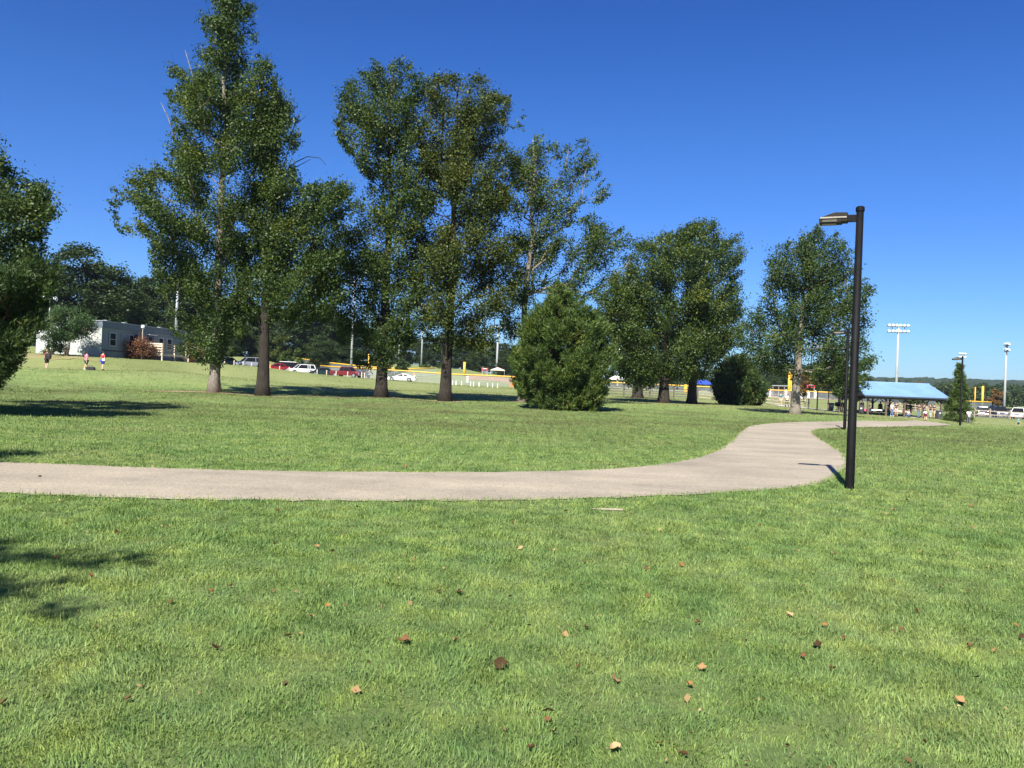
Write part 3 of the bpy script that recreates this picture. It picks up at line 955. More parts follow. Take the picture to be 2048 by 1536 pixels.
T4 = [(845,170),(880,150),(930,150),(960,155),(970,200),(1000,190),(1016,205),(1010,240),(1000,300),(1012,370),(1030,450),(1040,540),(1022,620),(990,685),(960,705),(930,692),(900,722),(868,702),(838,660),(828,580),(830,480),(830,380),(840,280)]
T5 = [(1010,262),(1045,232),(1062,280),(1098,268),(1115,298),(1150,290),(1176,278),(1172,320),(1200,350),(1217,392),(1190,402),(1150,402),(1140,455),(1165,442),(1190,428),(1220,470),(1250,463),(1277,490),(1257,530),(1240,562),(1205,578),(1170,602),(1120,592),(1092,562),(1062,610),(1072,662),(1030,690),(1000,665),(1010,580),(1010,480),(1000,380)]
T6 = [(1280,490),(1320,478),(1345,463),(1372,458),(1382,447),(1405,446),(1412,500),(1415,600),(1410,700),(1380,765),(1330,752),(1290,772),(1250,762),(1230,722),(1213,690),(1193,650),(1193,600),(1228,570),(1258,540),(1270,510)]
T6B = [(1375,470),(1395,445),(1424,442),(1432,480),(1468,478),(1488,500),(1482,540),(1470,560),(1476,600),(1488,640),(1482,680),(1452,702),(1432,745),(1385,765),(1375,740),(1372,600)]
T6C = [(1225,600),(1290,560),(1340,600),(1350,700),(1310,770),(1255,772),(1225,730)]
T7 = [(1618,470),(1636,452),(1652,482),(1672,470),(1692,490),(1702,520),(1722,560),(1750,580),(1735,602),(1722,640),(1752,642),(1722,668),(1738,700),(1745,738),(1700,742),(1660,748),(1620,742),(1560,748),(1520,732),(1488,722),(1478,680),(1500,640),(1520,600),(1540,560),(1533,520),(1552,498),(1590,480)]
CED = [(1122,566),(1138,596),(1168,618),(1202,650),(1212,690),(1232,720),(1216,760),(1202,800),(1190,818),(1160,822),(1090,816),(1050,792),(1033,760),(1028,720),(1043,690),(1048,660),(1078,628),(1104,598)]
PINE = [(1470,716),(1490,718),(1510,750),(1528,782),(1520,802),(1502,814),(1452,814),(1435,800),(1430,770),(1442,740)]
LCED = [(-260,600),(-200,520),(-120,500),(-60,520),(0,545),(60,530),(92,545),(100,562),(88,600),(70,640),(46,690),(26,722),(-4,748),(-30,768),(-100,792),(-200,790),(-270,720)]
LOAK = [(-260,340),(-120,250),(-20,285),(6,318),(22,362),(60,367),(88,370),(102,410),(97,450),(80,470),(92,497),(70,540),(0,580),(-100,580),(-250,520)]

oak_g = 'big hardwoods on the lawn'
big_tree('oak_tree', 'tallest tree, spire crown cut by the top edge, standing on a mound of pale earth', (428, 786, 50), T1, 23, 250, 122000, .135, M['oak'], M['bark_grey'], .30, (462, -40), 21, group=oak_g,
         twigs=[[(352,285),(338,240),(322,205)],[(585,300),(570,262),(560,232)],[(470,260),(463,200),(458,130)],[(480,250),(478,190),(470,120)],[(420,170),(412,130),(402,92)],[(395,190),(382,140),(370,100)],[(470,545),(482,580),(486,604),(490,606)]])
big_tree('oak_tree', 'hardwood with a dark wide trunk and a twiggy top right beside the spire tree', (525, 794, 50), T2, 24, 200, 92000, .135, M['oak'], M['bark_shaded'], .36, (549, 170), 22, group=oak_g,
         twigs=[[(545,370),(570,345),(590,325),(615,313),(640,316),(652,330)],[(545,370),(590,335),(622,318)],[(560,260),(575,240),(592,215)],[(575,285),(590,250),(612,232)],[(540,430),(580,398),(600,372),(602,345)],[(545,455),(600,420),(640,395)]],
         extra=[(540,582,26,-3.6),(570,580,24,-3.8),(510,575,22,-3.4),(600,590,20,-3.2)])
big_tree('oak_tree', 'round topped hardwood, left half of the middle pair of large crowns', (762, 797, 54), T3, 22, 225, 92000, .14, M['oak'], M['bark_shaded'], .36, (786, 150), 23, group=oak_g)
big_tree('oak_tree', 'dense olive hardwood, right half of the middle pair of large crowns', (890, 805, 54), T4, 23, 215, 104000, .14, M['oak_olive'], M['bark_shaded'], .36, (915, 175), 24, group=oak_g)
big_tree('oak_tree', 'open spreading hardwood with bare forked limbs rising behind the bright cedar', (1045, 804, 58), T5, 19, 150, 44000, .14, M['oak'], M['bark_grey'], .31, (1066, 280), 25, group=oak_g, tight=.36, thick=1.15)
big_tree('oak_tree', 'broad dense hardwood right of the cedar with a thick dark trunk', (1327, 807, 74), T6, 21, 220, 96000, .17, M['oak'], M['bark_shaded'], .47, (1343, 500), 26, group='hardwoods by the dark rail fence')
big_tree('oak_tree', 'hardwood leaning out to the right of the dense crowns, nearest the round evergreen', (1383, 809, 76), T6B, 20, 125, 46000, .17, M['oak'], M['bark_shaded'], .42, (1402, 490), 27, group='hardwoods by the dark rail fence')
big_tree('oak_tree', 'low hardwood in deep shade behind the other two, against the dark rail fence', (1275, 797, 92), T6C, 18, 60, 15000, .24, M['oak_blue'], M['bark_shaded'], .55, (1284, 590), 28, group='hardwoods by the dark rail fence')
big_tree('oak_tree', 'airy hardwood with a straight pale grey trunk left of the front lamp post', (1590, 829, 62), T7, 19, 235, 62000, .15, M['oak_blue'], M['bark_grey'], .35, (1612, 500), 29, tight=.37, thick=1.0)
big_tree('cedar_tree', 'bright green bushy cedar with foliage down to the grass, in front of the forked hardwood', (1117, 821, 50), CED, 19, 210, 130000, .22, M['cedar'], M['bark_red'], .20, (1124, 600), 30, needle=True, aspect=.20, sub=12, tight=.25, flat=1.0)
big_tree('cedar_tree', 'dark squat round evergreen beyond the hardwoods, left of the walking couple', (1480, 812, 88), PINE, 14, 110, 30000, .38, M['cedar_dark'], M['bark_red'], .20, (1484, 730), 31, needle=True, aspect=.28, sub=10, tight=.28, flat=1.0)
big_tree('cedar_tree', 'dark cedar cut by the left edge with drooping boughs near the ground', (-80, 830, 26.5), LCED, 36, 190, 150000, .15, M['cedar_dark'], M['bark_red'], .22, (-70, 530), 32, needle=True, aspect=.20, sub=12, tight=.26, flat=.9)
big_tree('oak_tree', 'loose blue green hardwood at the upper left edge, rising behind the dark cedar', (-70, 822, 29.5), LOAK, 26, 130, 52000, .105, M['oak_blue'], M['bark_grey'], .18, (-40, 300), 33)

# trees outside the frame whose shade lies on the lawn and path
def local_tree(name, label, loc, h, crown_r, crown_z, n, leaves, size, m, mbark, seed, trunk_r, group=None, needle=False, cat='tree', stem=None, aspect=.6, cone=False, multi=1, tight=.34, sub=8, flat=.8, boughs=()):
    rng = np.random.default_rng(seed)
    root = thing(name, loc, label, cat, group)
    z0, z1 = crown_z
    C, Rr = [], []
    for i in range(n):
        t = rng.random()
        z = z0 + (z1 - z0) * t
        prof = (1 - t) ** 1.0 + .04 if cone else math.sin(PI * (.12 + .82 * t)) ** .7
        a = rng.uniform(0, 6.283); rr = crown_r * prof * math.sqrt(rng.random()) * .95
        C.append((rr * math.cos(a), rr * math.sin(a), z))
        Rr.append(crown_r * .30 * rng.uniform(.7, 1.25) * (.55 + .45 * prof))
    for bz, bl in boughs:                 # long level boughs reaching out to one side
        for k in range(9):
            t = (k + .6) / 9
            C.append((bl * t, rng.normal(0, .18), bz + rng.normal(0, .10) - .25 * t)); Rr.append(.62 * (1 - .65 * t) * rng.uniform(.8, 1.2))
    if boughs: C = [(c[0] - (1.3 if i < n else 0), c[1], c[2]) for i, c in enumerate(C)]
    C = np.array(C); Rr = np.array(Rr)
    cnt = np.maximum(8, (leaves * Rr**2 / (Rr**2).sum()).astype(int))
    q, rn = leaf_quads(C, Rr, cnt, size, rng, needle=needle, aspect=aspect, tight=tight, sub=sub, flat=flat)
    reg(bpy.data.objects.new('crown', crown_mesh('crown', q, rn, m)), root)
    mb = MB()
    for k in range(multi):
        ox = Vector((rng.normal(0, .12), rng.normal(0, .12), 0)) if multi > 1 else Vector((0, 0, 0))
        tip = Vector((0, 0, z0 + (z1 - z0) * .9)) + ox * 6 * (1 if multi > 1 else 0)
        pts = [Vector((0, 0, -.2)) + ox, ] + [(Vector((0, 0, 0)) + ox).lerp(tip, t) + Vector((rng.normal(0, .02*h*.2), rng.normal(0, .02*h*.2), 0)) for t in (.05, .2, .4, .6, .8, 1)]
        sub_c = C[k::multi][:26]
        s = skeleton(None, pts, trunk_r, sub_c, rng, rmin=.012)
        mb.add(s.v, s.f)
    mb.build('trunk', mbark, root, smooth=True)
    return root

local_tree('oak_tree', 'leafy hardwood standing just outside the left edge, its shade on the near lawn', Vector((-8.6, -1.15, 0)), 9, 2.4, (6.0, 9.0), 26, 12000, .13, M['oak'], M['bark_grey'], 41, .2, boughs=((7.15, 3.75), (7.7, 3.3), (8.65, 3.2)))
local_tree('cedar_tree', 'cedar just outside the left edge, its shade on the path and the lawn past it', Vector((-10.6, 9.8, 0)), 6.0, 2.2, (.6, 6.2), 60, 12000, .2, M['cedar_dark'], M['bark_red'], 42, .14, needle=True, aspect=.24, cone=True)

# ------------------------------------------------------------------ woodland behind
def wood_variant(seed, m, conical):
    rng = np.random.default_rng(seed)
    n = 84
    C, Rr = [], []
    for i in range(n):
        t = rng.random()
        z = .05 + .90 * t
        prof = ((1 - t) ** .8 + .05) if conical else math.sin(PI * (.24 + .72 * t)) ** .6
        a = rng.uniform(0, 6.283); rr = .34 * prof * math.sqrt(rng.random())
        C.append((rr*math.cos(a), rr*math.sin(a), z)); Rr.append(.085 * rng.uniform(.75, 1.25) * (.6 + .4*prof))
    C = np.array(C); Rr = np.array(Rr)
    cnt = np.maximum(10, (26000 * Rr**2 / (Rr**2).sum()).astype(int))
    q, rn = leaf_quads(C, Rr, cnt, .020, rng, sub=10, tight=.36, aspect=.7)
    cm = crown_mesh('crown', q, rn, m)
    mb = skeleton(None, [Vector((0, 0, -.03))] + [Vector((rng.normal(0, .006), rng.normal(0, .006), t)) for t in (.03, .15, .3, .5, .7, .9)], .021, C[:22], rng, rmin=.0018)
    tm = bpy.data.meshes.new('trunk'); tm.from_pydata([tuple(v) for v in mb.v], [], mb.f); tm.materials.append(M['bark_shaded'])
    return cm, tm
WV = [wood_variant(51, M['wood'], False), wood_variant(52, M['wood_b'], False), wood_variant(53, M['wood'], False), wood_variant(54, M['wood_b'], True)]

def wood_tree(px, ytop, d, v, label, group, wide=1.0, ground_px=None):
    g = D(px, 740, d)
    h = P(px, ytop, d).z - g.z
    root = thing('woodland_tree', g, label, 'tree', group, rz=random.uniform(0, 6.28))
    root.scale = (h * wide, h * wide, h)
    reg(bpy.data.objects.new('crown', WV[v][0]), root)
    reg(bpy.data.objects.new('trunk', WV[v][1]), root)
    return root

WG = 'woodland trees behind the park'
for (px, yt, d, v, w, lab) in [
    (165, 488, 118, 1, 1.15, 'tall dark pointed tree, highest of the wood behind the trailer'),
    (228, 545, 122, 0, 1.0, 'dark tree on the right shoulder of the highest wood tree, over the trailer roof'),
    (85, 555, 116, 2, 1.0, 'dark wood tree showing between the edge cedar and the highest wood tree'),
    (20, 540, 124, 0, 1.1, 'dark wood tree half hidden by the edge cedar'),
    (-60, 520, 122, 1, 1.1, 'dark wood tree almost hidden behind the edge cedar'),
    (-170, 500, 124, 0, 1.1, 'dark wood tree at the far left, behind the edge cedar'),
    (285, 552, 140, 2, 1.1, 'dark wood tree over the middle of the trailer, left of the utility pole'),
    (335, 545, 143, 0, 1.0, 'dark wood tree right behind the utility pole'),
    (385, 575, 142, 1, 1.1, 'dark wood tree between the utility pole and the spire tree'),
    (130, 640, 112, 2, 1.2, 'low dark wood tree behind the left end of the trailer'),
    (262, 620, 132, 3, 1.2, 'lower dark wood tree just above the trailer roof'),
    (350, 640, 136, 1, 1.2, 'lower dark wood tree near the foot of the utility pole')]:
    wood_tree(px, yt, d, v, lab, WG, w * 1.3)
rw_ = random.Random(9)
for i, (px, yt, d) in enumerate([(430,590,178),(475,585,186),(515,610,182),(560,612,190),(602,600,186),(640,606,195),(668,622,192),(700,640,200),(735,655,222),(770,668,216),(810,660,226),(850,676,220),(890,664,230),(925,672,222),(960,668,232),(1000,684,226),(1035,690,232),(1075,700,226),(1110,712,236),(1150,724,240),(1185,738,240),
                             (420,660,160),(455,668,170),(545,672,176),(640,668,178),(690,690,188),(1010,712,215),(945,706,212)]):
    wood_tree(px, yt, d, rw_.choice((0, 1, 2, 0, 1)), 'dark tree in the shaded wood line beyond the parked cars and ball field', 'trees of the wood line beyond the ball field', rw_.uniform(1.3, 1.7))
for i, (px, yt, d) in enumerate([(1225,745,300),(1262,742,300),(1300,738,310),(1345,742,300),(1390,736,300),(1435,738,290),(1462,734,300),(1500,722,290),(1530,730,270),(1562,722,280),(1600,726,270),(1636,722,265),(1668,732,270),(1700,738,280),(1735,752,290)]):
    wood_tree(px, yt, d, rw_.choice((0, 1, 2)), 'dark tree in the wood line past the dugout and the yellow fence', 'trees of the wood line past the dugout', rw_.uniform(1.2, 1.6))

# far line of woods on the right: one mass
def treeline():
    rng = np.random.default_rng(61)
    Q, RN = [], []
    for i in range(95):
        px = rng.uniform(1690, 2420); d = rng.uniform(300, 430)
        g = D(px, 815, d); top = P(px, rng.uniform(760, 782) + (px - 1890) * .02, d).z
        h = max(4, top - g.z)
        n = 12
        C = np.stack([g.x + rng.normal(0, h*.20, n), g.y + rng.normal(0, h*.2, n), g.z + h * rng.uniform(.12, .9, n)], 1)
        Rr = np.full(n, h * .17) * rng.uniform(.7, 1.2, n)
        q, r = leaf_quads(C, Rr, np.full(n, 90), .75, rng, aspect=.75)
        Q.append(q); RN.append(np.clip(r + rng.normal(0, .12), 0, 1))
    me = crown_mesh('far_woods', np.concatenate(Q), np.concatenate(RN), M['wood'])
    o = bpy.data.objects.new('far_woods', me); reg(o)
    tag(o, 'low far line of green woods below the blue hills on the right', 'woods', kind='stuff')
treeline()

def small(name, label, px, py, d, htop, w_px, m, seed, mb=None, cat='tree', needle=False, cone=False, n=26, leaves=3500, size=.22, zlow=.15, multi=1, tr=.09, group=None, aspect=.6, tight=.34):
    g = D(px, py, d); h = P(px, htop, d).z - g.z
    return local_tree(name, label, g, h, w_px / FPX * d / 2, (h * zlow, h * .95), n, leaves, size, m, mb or M['bark_shaded'], seed, tr, group, needle, cat, cone=cone, multi=multi, aspect=aspect, tight=tight)
small('crepe_myrtle', 'multi-stemmed small tree shading the pale end wall of the trailer', 134, 708, 83, 616, 104, M['crepe'], 71, M['bark_tan'], n=60, leaves=15000, size=.15, zlow=.38, multi=4, tr=.07)
small('shrub', 'grey green shrub under the crepe myrtle at the trailer corner', 106, 704, 84, 664, 62, M['oak_blue'], 72, cat='shrub', n=24, leaves=4000, size=.15, zlow=.05)
small('red_bush', 'large rust red bush in front of the trailer deck', 262, 719, 93, 672, 90, M['redbush'], 73, cat='shrub', n=80, leaves=22000, size=.14, zlow=.10, tr=.05)
small('red_bush', 'smaller rust red bush right of the deck steps', 371, 724, 103, 687, 62, M['redbush'], 74, cat='shrub', n=40, leaves=9000, size=.14, zlow=.10, tr=.05)
small('shrub', 'green shrub between the small red bush and the spire tree trunk', 402, 728, 106, 684, 40, M['oak'], 75, cat='shrub', n=26, leaves=4500, size=.2, zlow=.05)
small('young_pine', 'young tree behind the red cars, taller of the two saplings', 560, 738, 166, 664, 40, M['oak_olive'], 76, n=28, leaves=3200, size=.34, zlow=.1)
small('young_pine', 'pointed young pine behind the white sport utility', 594, 741, 164, 694, 34, M['cedar'], 77, needle=True, cone=True, n=30, leaves=3000, size=.5, aspect=.35, zlow=.06)
small('young_pine', 'small bushy pine just left of the pointed young pine', 570, 738, 163, 702, 24, M['cedar'], 78, needle=True, n=20, leaves=2200, size=.45, aspect=.35, zlow=.06)
small('shrub', 'dark round bush behind the white coupe', 797, 757, 150, 717, 44, M['oak_blue'], 79, cat='shrub', n=28, leaves=4000, size=.3, zlow=.05)
small('shrub', 'small shrub on the dry bank left of the second yellow foul pole', 850, 743, 196, 731, 22, M['oak'], 80, cat='shrub', n=14, leaves=1200, size=.4, zlow=.05)
small('shrub', 'tiny shrub on the dry bank beside the second yellow foul pole', 878, 744, 196, 727, 14, M['oak'], 81, cat='shrub', n=12, leaves=900, size=.4, zlow=.05)
small('shrub', 'yellowing bush behind the first yellow foul pole', 748, 741, 190, 713, 34, M['oak_olive'], 82, cat='shrub', n=20, leaves=2200, size=.4, zlow=.05)
small('autumn_tree', 'small russet tree just right of the pale grey trunk', 1607, 800, 140, 746, 34, M['autumn'], 83, n=24, leaves=2600, size=.26, zlow=.25)
small('autumn_tree', 'orange tree in the far woods right of the yellow foul pole', 1992, 812, 230, 777, 26, M['autumn'], 84, n=22, leaves=2200, size=.5, zlow=.15)
small('autumn_tree', 'thin orange tree behind the blue shelter roof', 1838, 806, 240, 762, 22, M['autumn'], 85, n=16, leaves=1300, size=.5, zlow=.2)
small('young_tree', 'thin young tree with a reddish trunk beside the trash cans', 1656, 822, 103, 690, 74, M['oak_olive'], 86, M['bark_red'], n=34, leaves=5200, size=.24, zlow=.34, tr=.08)
small('young_tree', 'several-stemmed young tree behind the twin front lamp posts', 1684, 824, 101, 700, 82, M['oak'], 87, n=38, leaves=6500, size=.24, zlow=.32, multi=3, tr=.06)
small('young_tree', 'yellowing young tree at the left corner of the blue shelter', 1719, 824, 118, 742, 44, M['oak_olive'], 88, n=24, leaves=3000, size=.26, zlow=.25, tr=.07)
small('young_tree', 'young olive tree seen through the shelter between its posts', 1828, 828, 150, 796, 40, M['oak_olive'], 89, n=18, leaves=1800, size=.34, zlow=.3, tr=.07)
small('conifer', 'tall pointed conifer right of the blue shelter, behind the third lamp post', 1916, 839, 101, 722, 55, M['cedar'], 90, M['bark_red'], needle=True, cone=True, n=110, leaves=22000, size=.26, aspect=.2, zlow=.02, tr=.12)
# ------------------------------------------------------------------ lamps and masts
def lamp_post(loc, label, rz, h=4.88, group='black path lamps with one arm'):
    t = thing('street_lamp', loc, label, 'street lamp', group, rz)
    mb = MB(); mb.tube([(0, 0, -.2), (0, 0, .0), (0, 0, h - .04)], [.077, .077, .060], 20)
    mb.build('pole', M['black'], t, smooth=True)
    mb = MB(); mb.tube([(0, 0, h - .06), (0, 0, h - .05), (0, 0, h + .015), (0, 0, h + .035)], [.066, .074, .074, .05], 20)
    mb.build('cap', M['black'], t, smooth=False)
    mb = MB(); mb.box((-.125, 0, h - .17), (.15, .075, .12)); mb.build('arm', M['black'], t, bevel=.006)
    # shoebox head, sloping nose
    x0, x1, w = -.195, -.66, .125
    prof = [(x0, h - .075), (x0 - .20, h - .065), (x0 - .30, h - .095), (x1, h - .16), (x1, h - .255), (x0 - .10, h - .255), (x0 - .10, h - .235), (x0, h - .235)]
    mb = MB(); mb.loft([[(a, -w * .72, b) if b > h - .1 else (a, -w, b) for a, b in prof], [(a, w * .72, b) if b > h - .1 else (a, w, b) for a, b in prof]])
    hd = mb.build('lamp_head', M['bronze'], t, bevel=.008)
    mb = MB(); mb.box(((x0 + x1) / 2 - .07, 0, h - .258), (.24, w * 1.5, .014)); mb.build('lens', M['lens'], hd)
    mb = MB(); mb.box(((x0 + x1) / 2, -w * .97, h - .165), (abs(x1 - x0) - .02, .022, .030)); mb.build('glint_strip', M['glint_metal'], hd, bevel=.006)  # bright strip added as the highlight along the side of the head
    mb = MB(); mb.box(((x0 + x1) / 2 - .06, -w - .003, h - .218), (.24, .012, .04)); mb.build('lens', M['lens'], hd)
    return t
lamp_post(D(1699, 978, 14.9), 'big black lamp post at the bend of the path, nearest of the lamps', R(-24))
lamp_post(D(1689, 859, 41.7), 'second black lamp post, mostly hidden behind the nearest one', R(-20))
lamp_post(D(1920, 851, 60.7), 'black lamp post on the right lawn in front of the conifer', R(-12))
lamp_post(D(1634, 820, 100), 'far black lamp post between the pale trunk and the trash cans', R(-15))

def flood_mast(px, py, d, ytop, label, r0, r1, heads, group, w=2.6, rows=2, yaw=0.0, mk='concrete_pole', hidden=False):
    g = D(px, py, d); h = P(px, ytop, d).z - g.z
    t = thing('floodlight_mast', g, label, 'light mast', group, yaw)
    MB().tube([(0, 0, -.3), (0, 0, h * .5), (0, 0, h)], [r0, (r0 + r1) / 2, r1], 12).build('pole', M[mk], t, smooth=True)
    if heads:
        mb = MB()
        for r in range(rows):
            mb.bar((-w / 2, 0, h - .05 - r * 1.15), (w / 2, 0, h - .05 - r * 1.15), .20)
        for sx in (-.5, .5): mb.bar((sx * w * .55, 0, h - .1), (sx * w * .55, 0, h - 1.2 * (rows - 1) - .1), .10)
        mb.build('crossbar', M['darkplastic'], t)
        for r in range(rows):
            for k in range(heads):
                x = -w / 2 + w * (k + .5) / heads
                z = h + .24 - r * 1.15
                mb = MB()
                mb.loft([[(x + rr * math.cos(a), yy, z + rr * math.sin(a) + (yy * .45)) for a in [2 * PI * i / 10 for i in range(10)]] for yy, rr in ((-.42, .30), (-.15, .26), (.10, .14), (.30, .09))])
                mb.build('floodlight', M['lampwhite'], t, smooth=True)
    return t
mg = 'ball field floodlight masts'
flood_mast(1791, 812, 170, 652, 'tall mast with a wide double bank of floodlights above the blue roof', .27, .19, 6, mg, w=4.2, rows=2, yaw=R(-10))
flood_mast(2008, 824, 175, 690, 'tall mast at the right edge with its lamps turned edge-on', .26, .17, 3, mg, w=2.0, rows=2, yaw=R(78))
flood_mast(1920, 822, 300, 708, 'distant mast whose lamps show just above the third lamp post', .30, .20, 5, mg, w=3.0, rows=2, yaw=R(10))
flood_mast(702, 744, 172, 560, 'pale pole rising behind the maroon pickup', .26, .16, 4, mg, w=3.4)
flood_mast(842, 746, 205, 610, 'thin pale mast behind the gap between the middle crowns', .22, .14, 4, mg, w=3.4)
flood_mast(797, 738, 215, 640, 'thin mast half hidden behind the trunk of the round topped tree', .22, .14, 4, mg, w=3.4)
flood_mast(993, 748, 215, 655, 'pale mast with a lamp bar standing behind the tan tent', .32, .18, 5, mg, w=4.6, rows=1)
flood_mast(1037, 756, 225, 660, 'thin mast just left of the bright cedar', .22, .14, 4, mg, w=3.4)
flood_mast(1233, 776, 240, 700, 'thin pale mast over the white tent right of the bright cedar', .2, .13, 4, mg, w=3.4)
def utility():
    g = D(350, 716, 128); h = P(353, 556, 128).z - g.z
    t = thing('utility_pole', g, 'slim grey pole rising behind the trailer roof', 'pole')
    MB().tube([(0, 0, -.3), (0, 0, h)], [.24, .17], 10).build('pole', M['galv'], t, smooth=True)
    MB().bar((.1, 0, h * .66 + 2), (.9, -.1, h * .66 + 1.5), .10).build('bracket', M['galv'], t)
utility()
def twin_flood():
    g = D(96, 706, 86); h = P(99, 597, 86).z - g.z
    t = thing('floodlight_pole', g, 'thin pole with two white floodlights beside the edge cedar', 'light pole')
    MB().tube([(0, 0, -.2), (0, 0, h)], [.07, .05], 8).build('pole', M['galv'], t, smooth=True)
    MB().bar((-.35, 0, h - .05), (.4, 0, h - .05), .07).build('crossbar', M['galv'], t)
    for x, s in ((-.33, -1), (.36, 1)):
        mb = MB(); mb.loft([[(x + s * (.02 + q) + 0 * a, -.1 + r * math.cos(a), h + .12 - q * .5 + r * math.sin(a)) for a in [2 * PI * i / 9 for i in range(9)]] for q, r in ((.0, .08), (.2, .2), (.34, .24))])
        mb.build('floodlight', M['lampwhite'], t, smooth=True)
twin_flood()

# ------------------------------------------------------------------ trailer office with deck
TC = D(202, 712, 87)
TDIR = Vector((.14, .99, 0)).normalized(); TN = Vector((TDIR.y, -TDIR.x, 0))
TZ0 = TC.z
def t_at(px, py=700):
    p = P(px, py, 1.0); k = p.x
    a = (k * TC.y - TC.x) / (TDIR.x - k * TDIR.y)
    return a
def trailer():
    rz = math.atan2(TDIR.y, TDIR.x)          # local x runs along the long wall, away from the camera; local -y faces the lawn
    base = Vector((TC.x, TC.y, TZ0 - .35))
    t = thing('trailer_office', base, 'long grey portable office with a pale sunlit end wall', 'building', rz=rz)
    L, W, H = 24.0, 7.2, 3.95
    zf = .35
    # lawn rises away from the camera on the far side: skirting reaches down
    mb = MB(); mb.box((L / 2, W / 2, (H + zf) / 2 + .36), (L, W - .02, H - zf - .7)); mb.build('wall', M['siding'], t)
    mb = MB(); mb.box((-.03, W / 2, 1.62 + .25), (.06, W + .05, 2.95)); mb.build('end_wall', M['endwall'], t)
    mb = MB(); mb.box((L / 2, W / 2, .30), (L - .1, W - .1, 1.2)); mb.build('skirting', M['siding'], t)
    mb = MB(); mb.box((L / 2, -.03, .93), (L, .06, .10)); mb.build('floor_band', M['fascia'], t)
    mb = MB(); mb.box((L / 2, W / 2, H - .33), (L + .2, W + .24, .66)); mb.build('fascia', M['fascia'], t)
    rf = MB().box((L / 2, W / 2, H + .02), (L + .34, W + .36, .07)).build('roof', M['galv'], t)
    for x in (1.4, 4.6, 8.3, 11.5, 15.0, 18.6):
        MB().box((x, .5, H + .11), (.5, .4, .14)).build('vent', M['galv'], rf)
    for y in (3.3, 4.3):
        MB().tube([(.5, y, H), (.5, y, H + .30)], .10, 8).build('vent', M['white'], rf)
    def win(xa, xb, za, zb):
        f = MB()
        x0, x1 = min(xa, xb), max(xa, xb)
        f.box(((x0 + x1) / 2, -.035, za), (x1 - x0 + .16, .07, .08)); f.box(((x0 + x1) / 2, -.035, zb), (x1 - x0 + .16, .07, .08))
        f.box((x0 - .04, -.05, (za + zb) / 2), (.08, .10, zb - za - .08)); f.box((x1 + .04, -.035, (za + zb) / 2), (.08, .07, zb - za - .08))
        f.box(((x0 + x1) / 2, -.04, (za + zb) / 2), (x1 - x0, .04, .05))
        w = f.build('window', M['frame'], t)
        MB().box(((x0 + x1) / 2, -.012, (za + zb) / 2), (x1 - x0, .024, zb - za - .1)).build('pane', M['glass'], w)
    for pa, pb in ((218, 230), (257, 265), (274, 284), (316, 325), (333, 342), (369, 377)):
        a, b = t_at(pa), t_at(pb)
        win(a, b, 1.50, 2.85)
    a, b = t_at(295), t_at(304)
    d = MB().box(((a + b) / 2, -.03, 1.95), (b - a + .5, .06, 2.06)).build('door', M['trim_blue'], t)
    MB().box(((a + b) / 2, -.065, 2.2), ((b - a) * .7, .02, 1.2)).build('pane', M['glass'], d)
    MB().box(((a + b) / 2, -.08, 2.1), (.25, .012, .32)).build('notice', M['white'], d)
    MB().tube([(b - .1, -.07, 1.9), (b - .1, -.14, 1.9)], .03, 6).build('handle', M['chrome'], d)
    MB().box(((a + b) / 2, -.2, 3.08), (b - a + .7, .4, .06)).build('door_canopy', M['white'], t)
    for x in (t_at(240), t_at(289), t_at(311), t_at(350)):
        MB().box((x, -.015, 1.95), (.06, .03, 2.0)).build('panel_trim', M['siding'], t)
    return t, rz, base
TR, TRZ, TBASE = trailer()

def deck():
    base = TBASE.copy()
    t = thing('wooden_deck', base, 'pale wooden deck with plank railings at the trailer door', 'deck', rz=TRZ)
    x0, x1 = t_at(303) - 2.6, t_at(303) + 2.4
    depth = 2.7; zd = .95
    gl = lambda x, y: tz(*( (TBASE + Matrix.Rotation(TRZ, 3, 'Z') @ Vector((x, y, 0))).xy )) - TBASE.z
    MB().box(((x0 + x1) / 2, -depth / 2 - .12, zd), (x1 - x0, depth - .1, .10)).build('floor', M['deck_wood'], t)
    mb = MB(); mb.box(((x0 + x1) / 2, -depth - .09, zd - .10), (x1 - x0, .05, .24)); mb.box((x0 - .03, -depth / 2 - .1, zd - .10), (.05, depth - .1, .24)); mb.build('joist', M['deck_wood'], t)
    posts = [(x0, -depth), (x0, -.3), ((x0 + x1) / 2, -depth), (x1, -depth)]
    for (x, y) in posts:
        zb = min(gl(x, y), .5) - .15
        MB().box((x, y - .12, (zb + zd + 1.05) / 2), (.12, .12, zd + 1.05 - zb)).build('post', M['deck_wood'], t)
    for k, z in enumerate((.28, .56, .84, 1.08)):
        MB().box((x0 - .09, -depth / 2 - .12, zd + z), (.05, depth + .1, .17)).build('rail', M['deck_wood'], t)
        MB().box(((x0 + x1) / 2, -depth - .215, zd + z), (x1 - x0 + .1, .05, .15)).build('rail', M['rail_wood'], t)  # darker wood puts the shade on this side into the rail colour
    for k in range(4):
        MB().box((x1 + .25 + k * .3, -depth / 2 - .3, zd - .12 - k * .2), (.32, 1.3, .06)).build('step', M['deck_wood'], t)
    for y in (-depth / 2 + .35, -depth / 2 - .95): MB().bar((x1 + .05, y, zd - .1), (x1 + 1.4, y, zd - 1.0), .05, .2).build('stringer', M['deck_wood'], t)
    zb = gl(x1 + 1.5, -depth / 2 - 1) - .2
    MB().box((x1 + 1.5, -depth / 2 - .95, (zb + .6) / 2), (.12, .12, .6 - zb + .9)).build('post', M['deck_wood'], t)
deck()
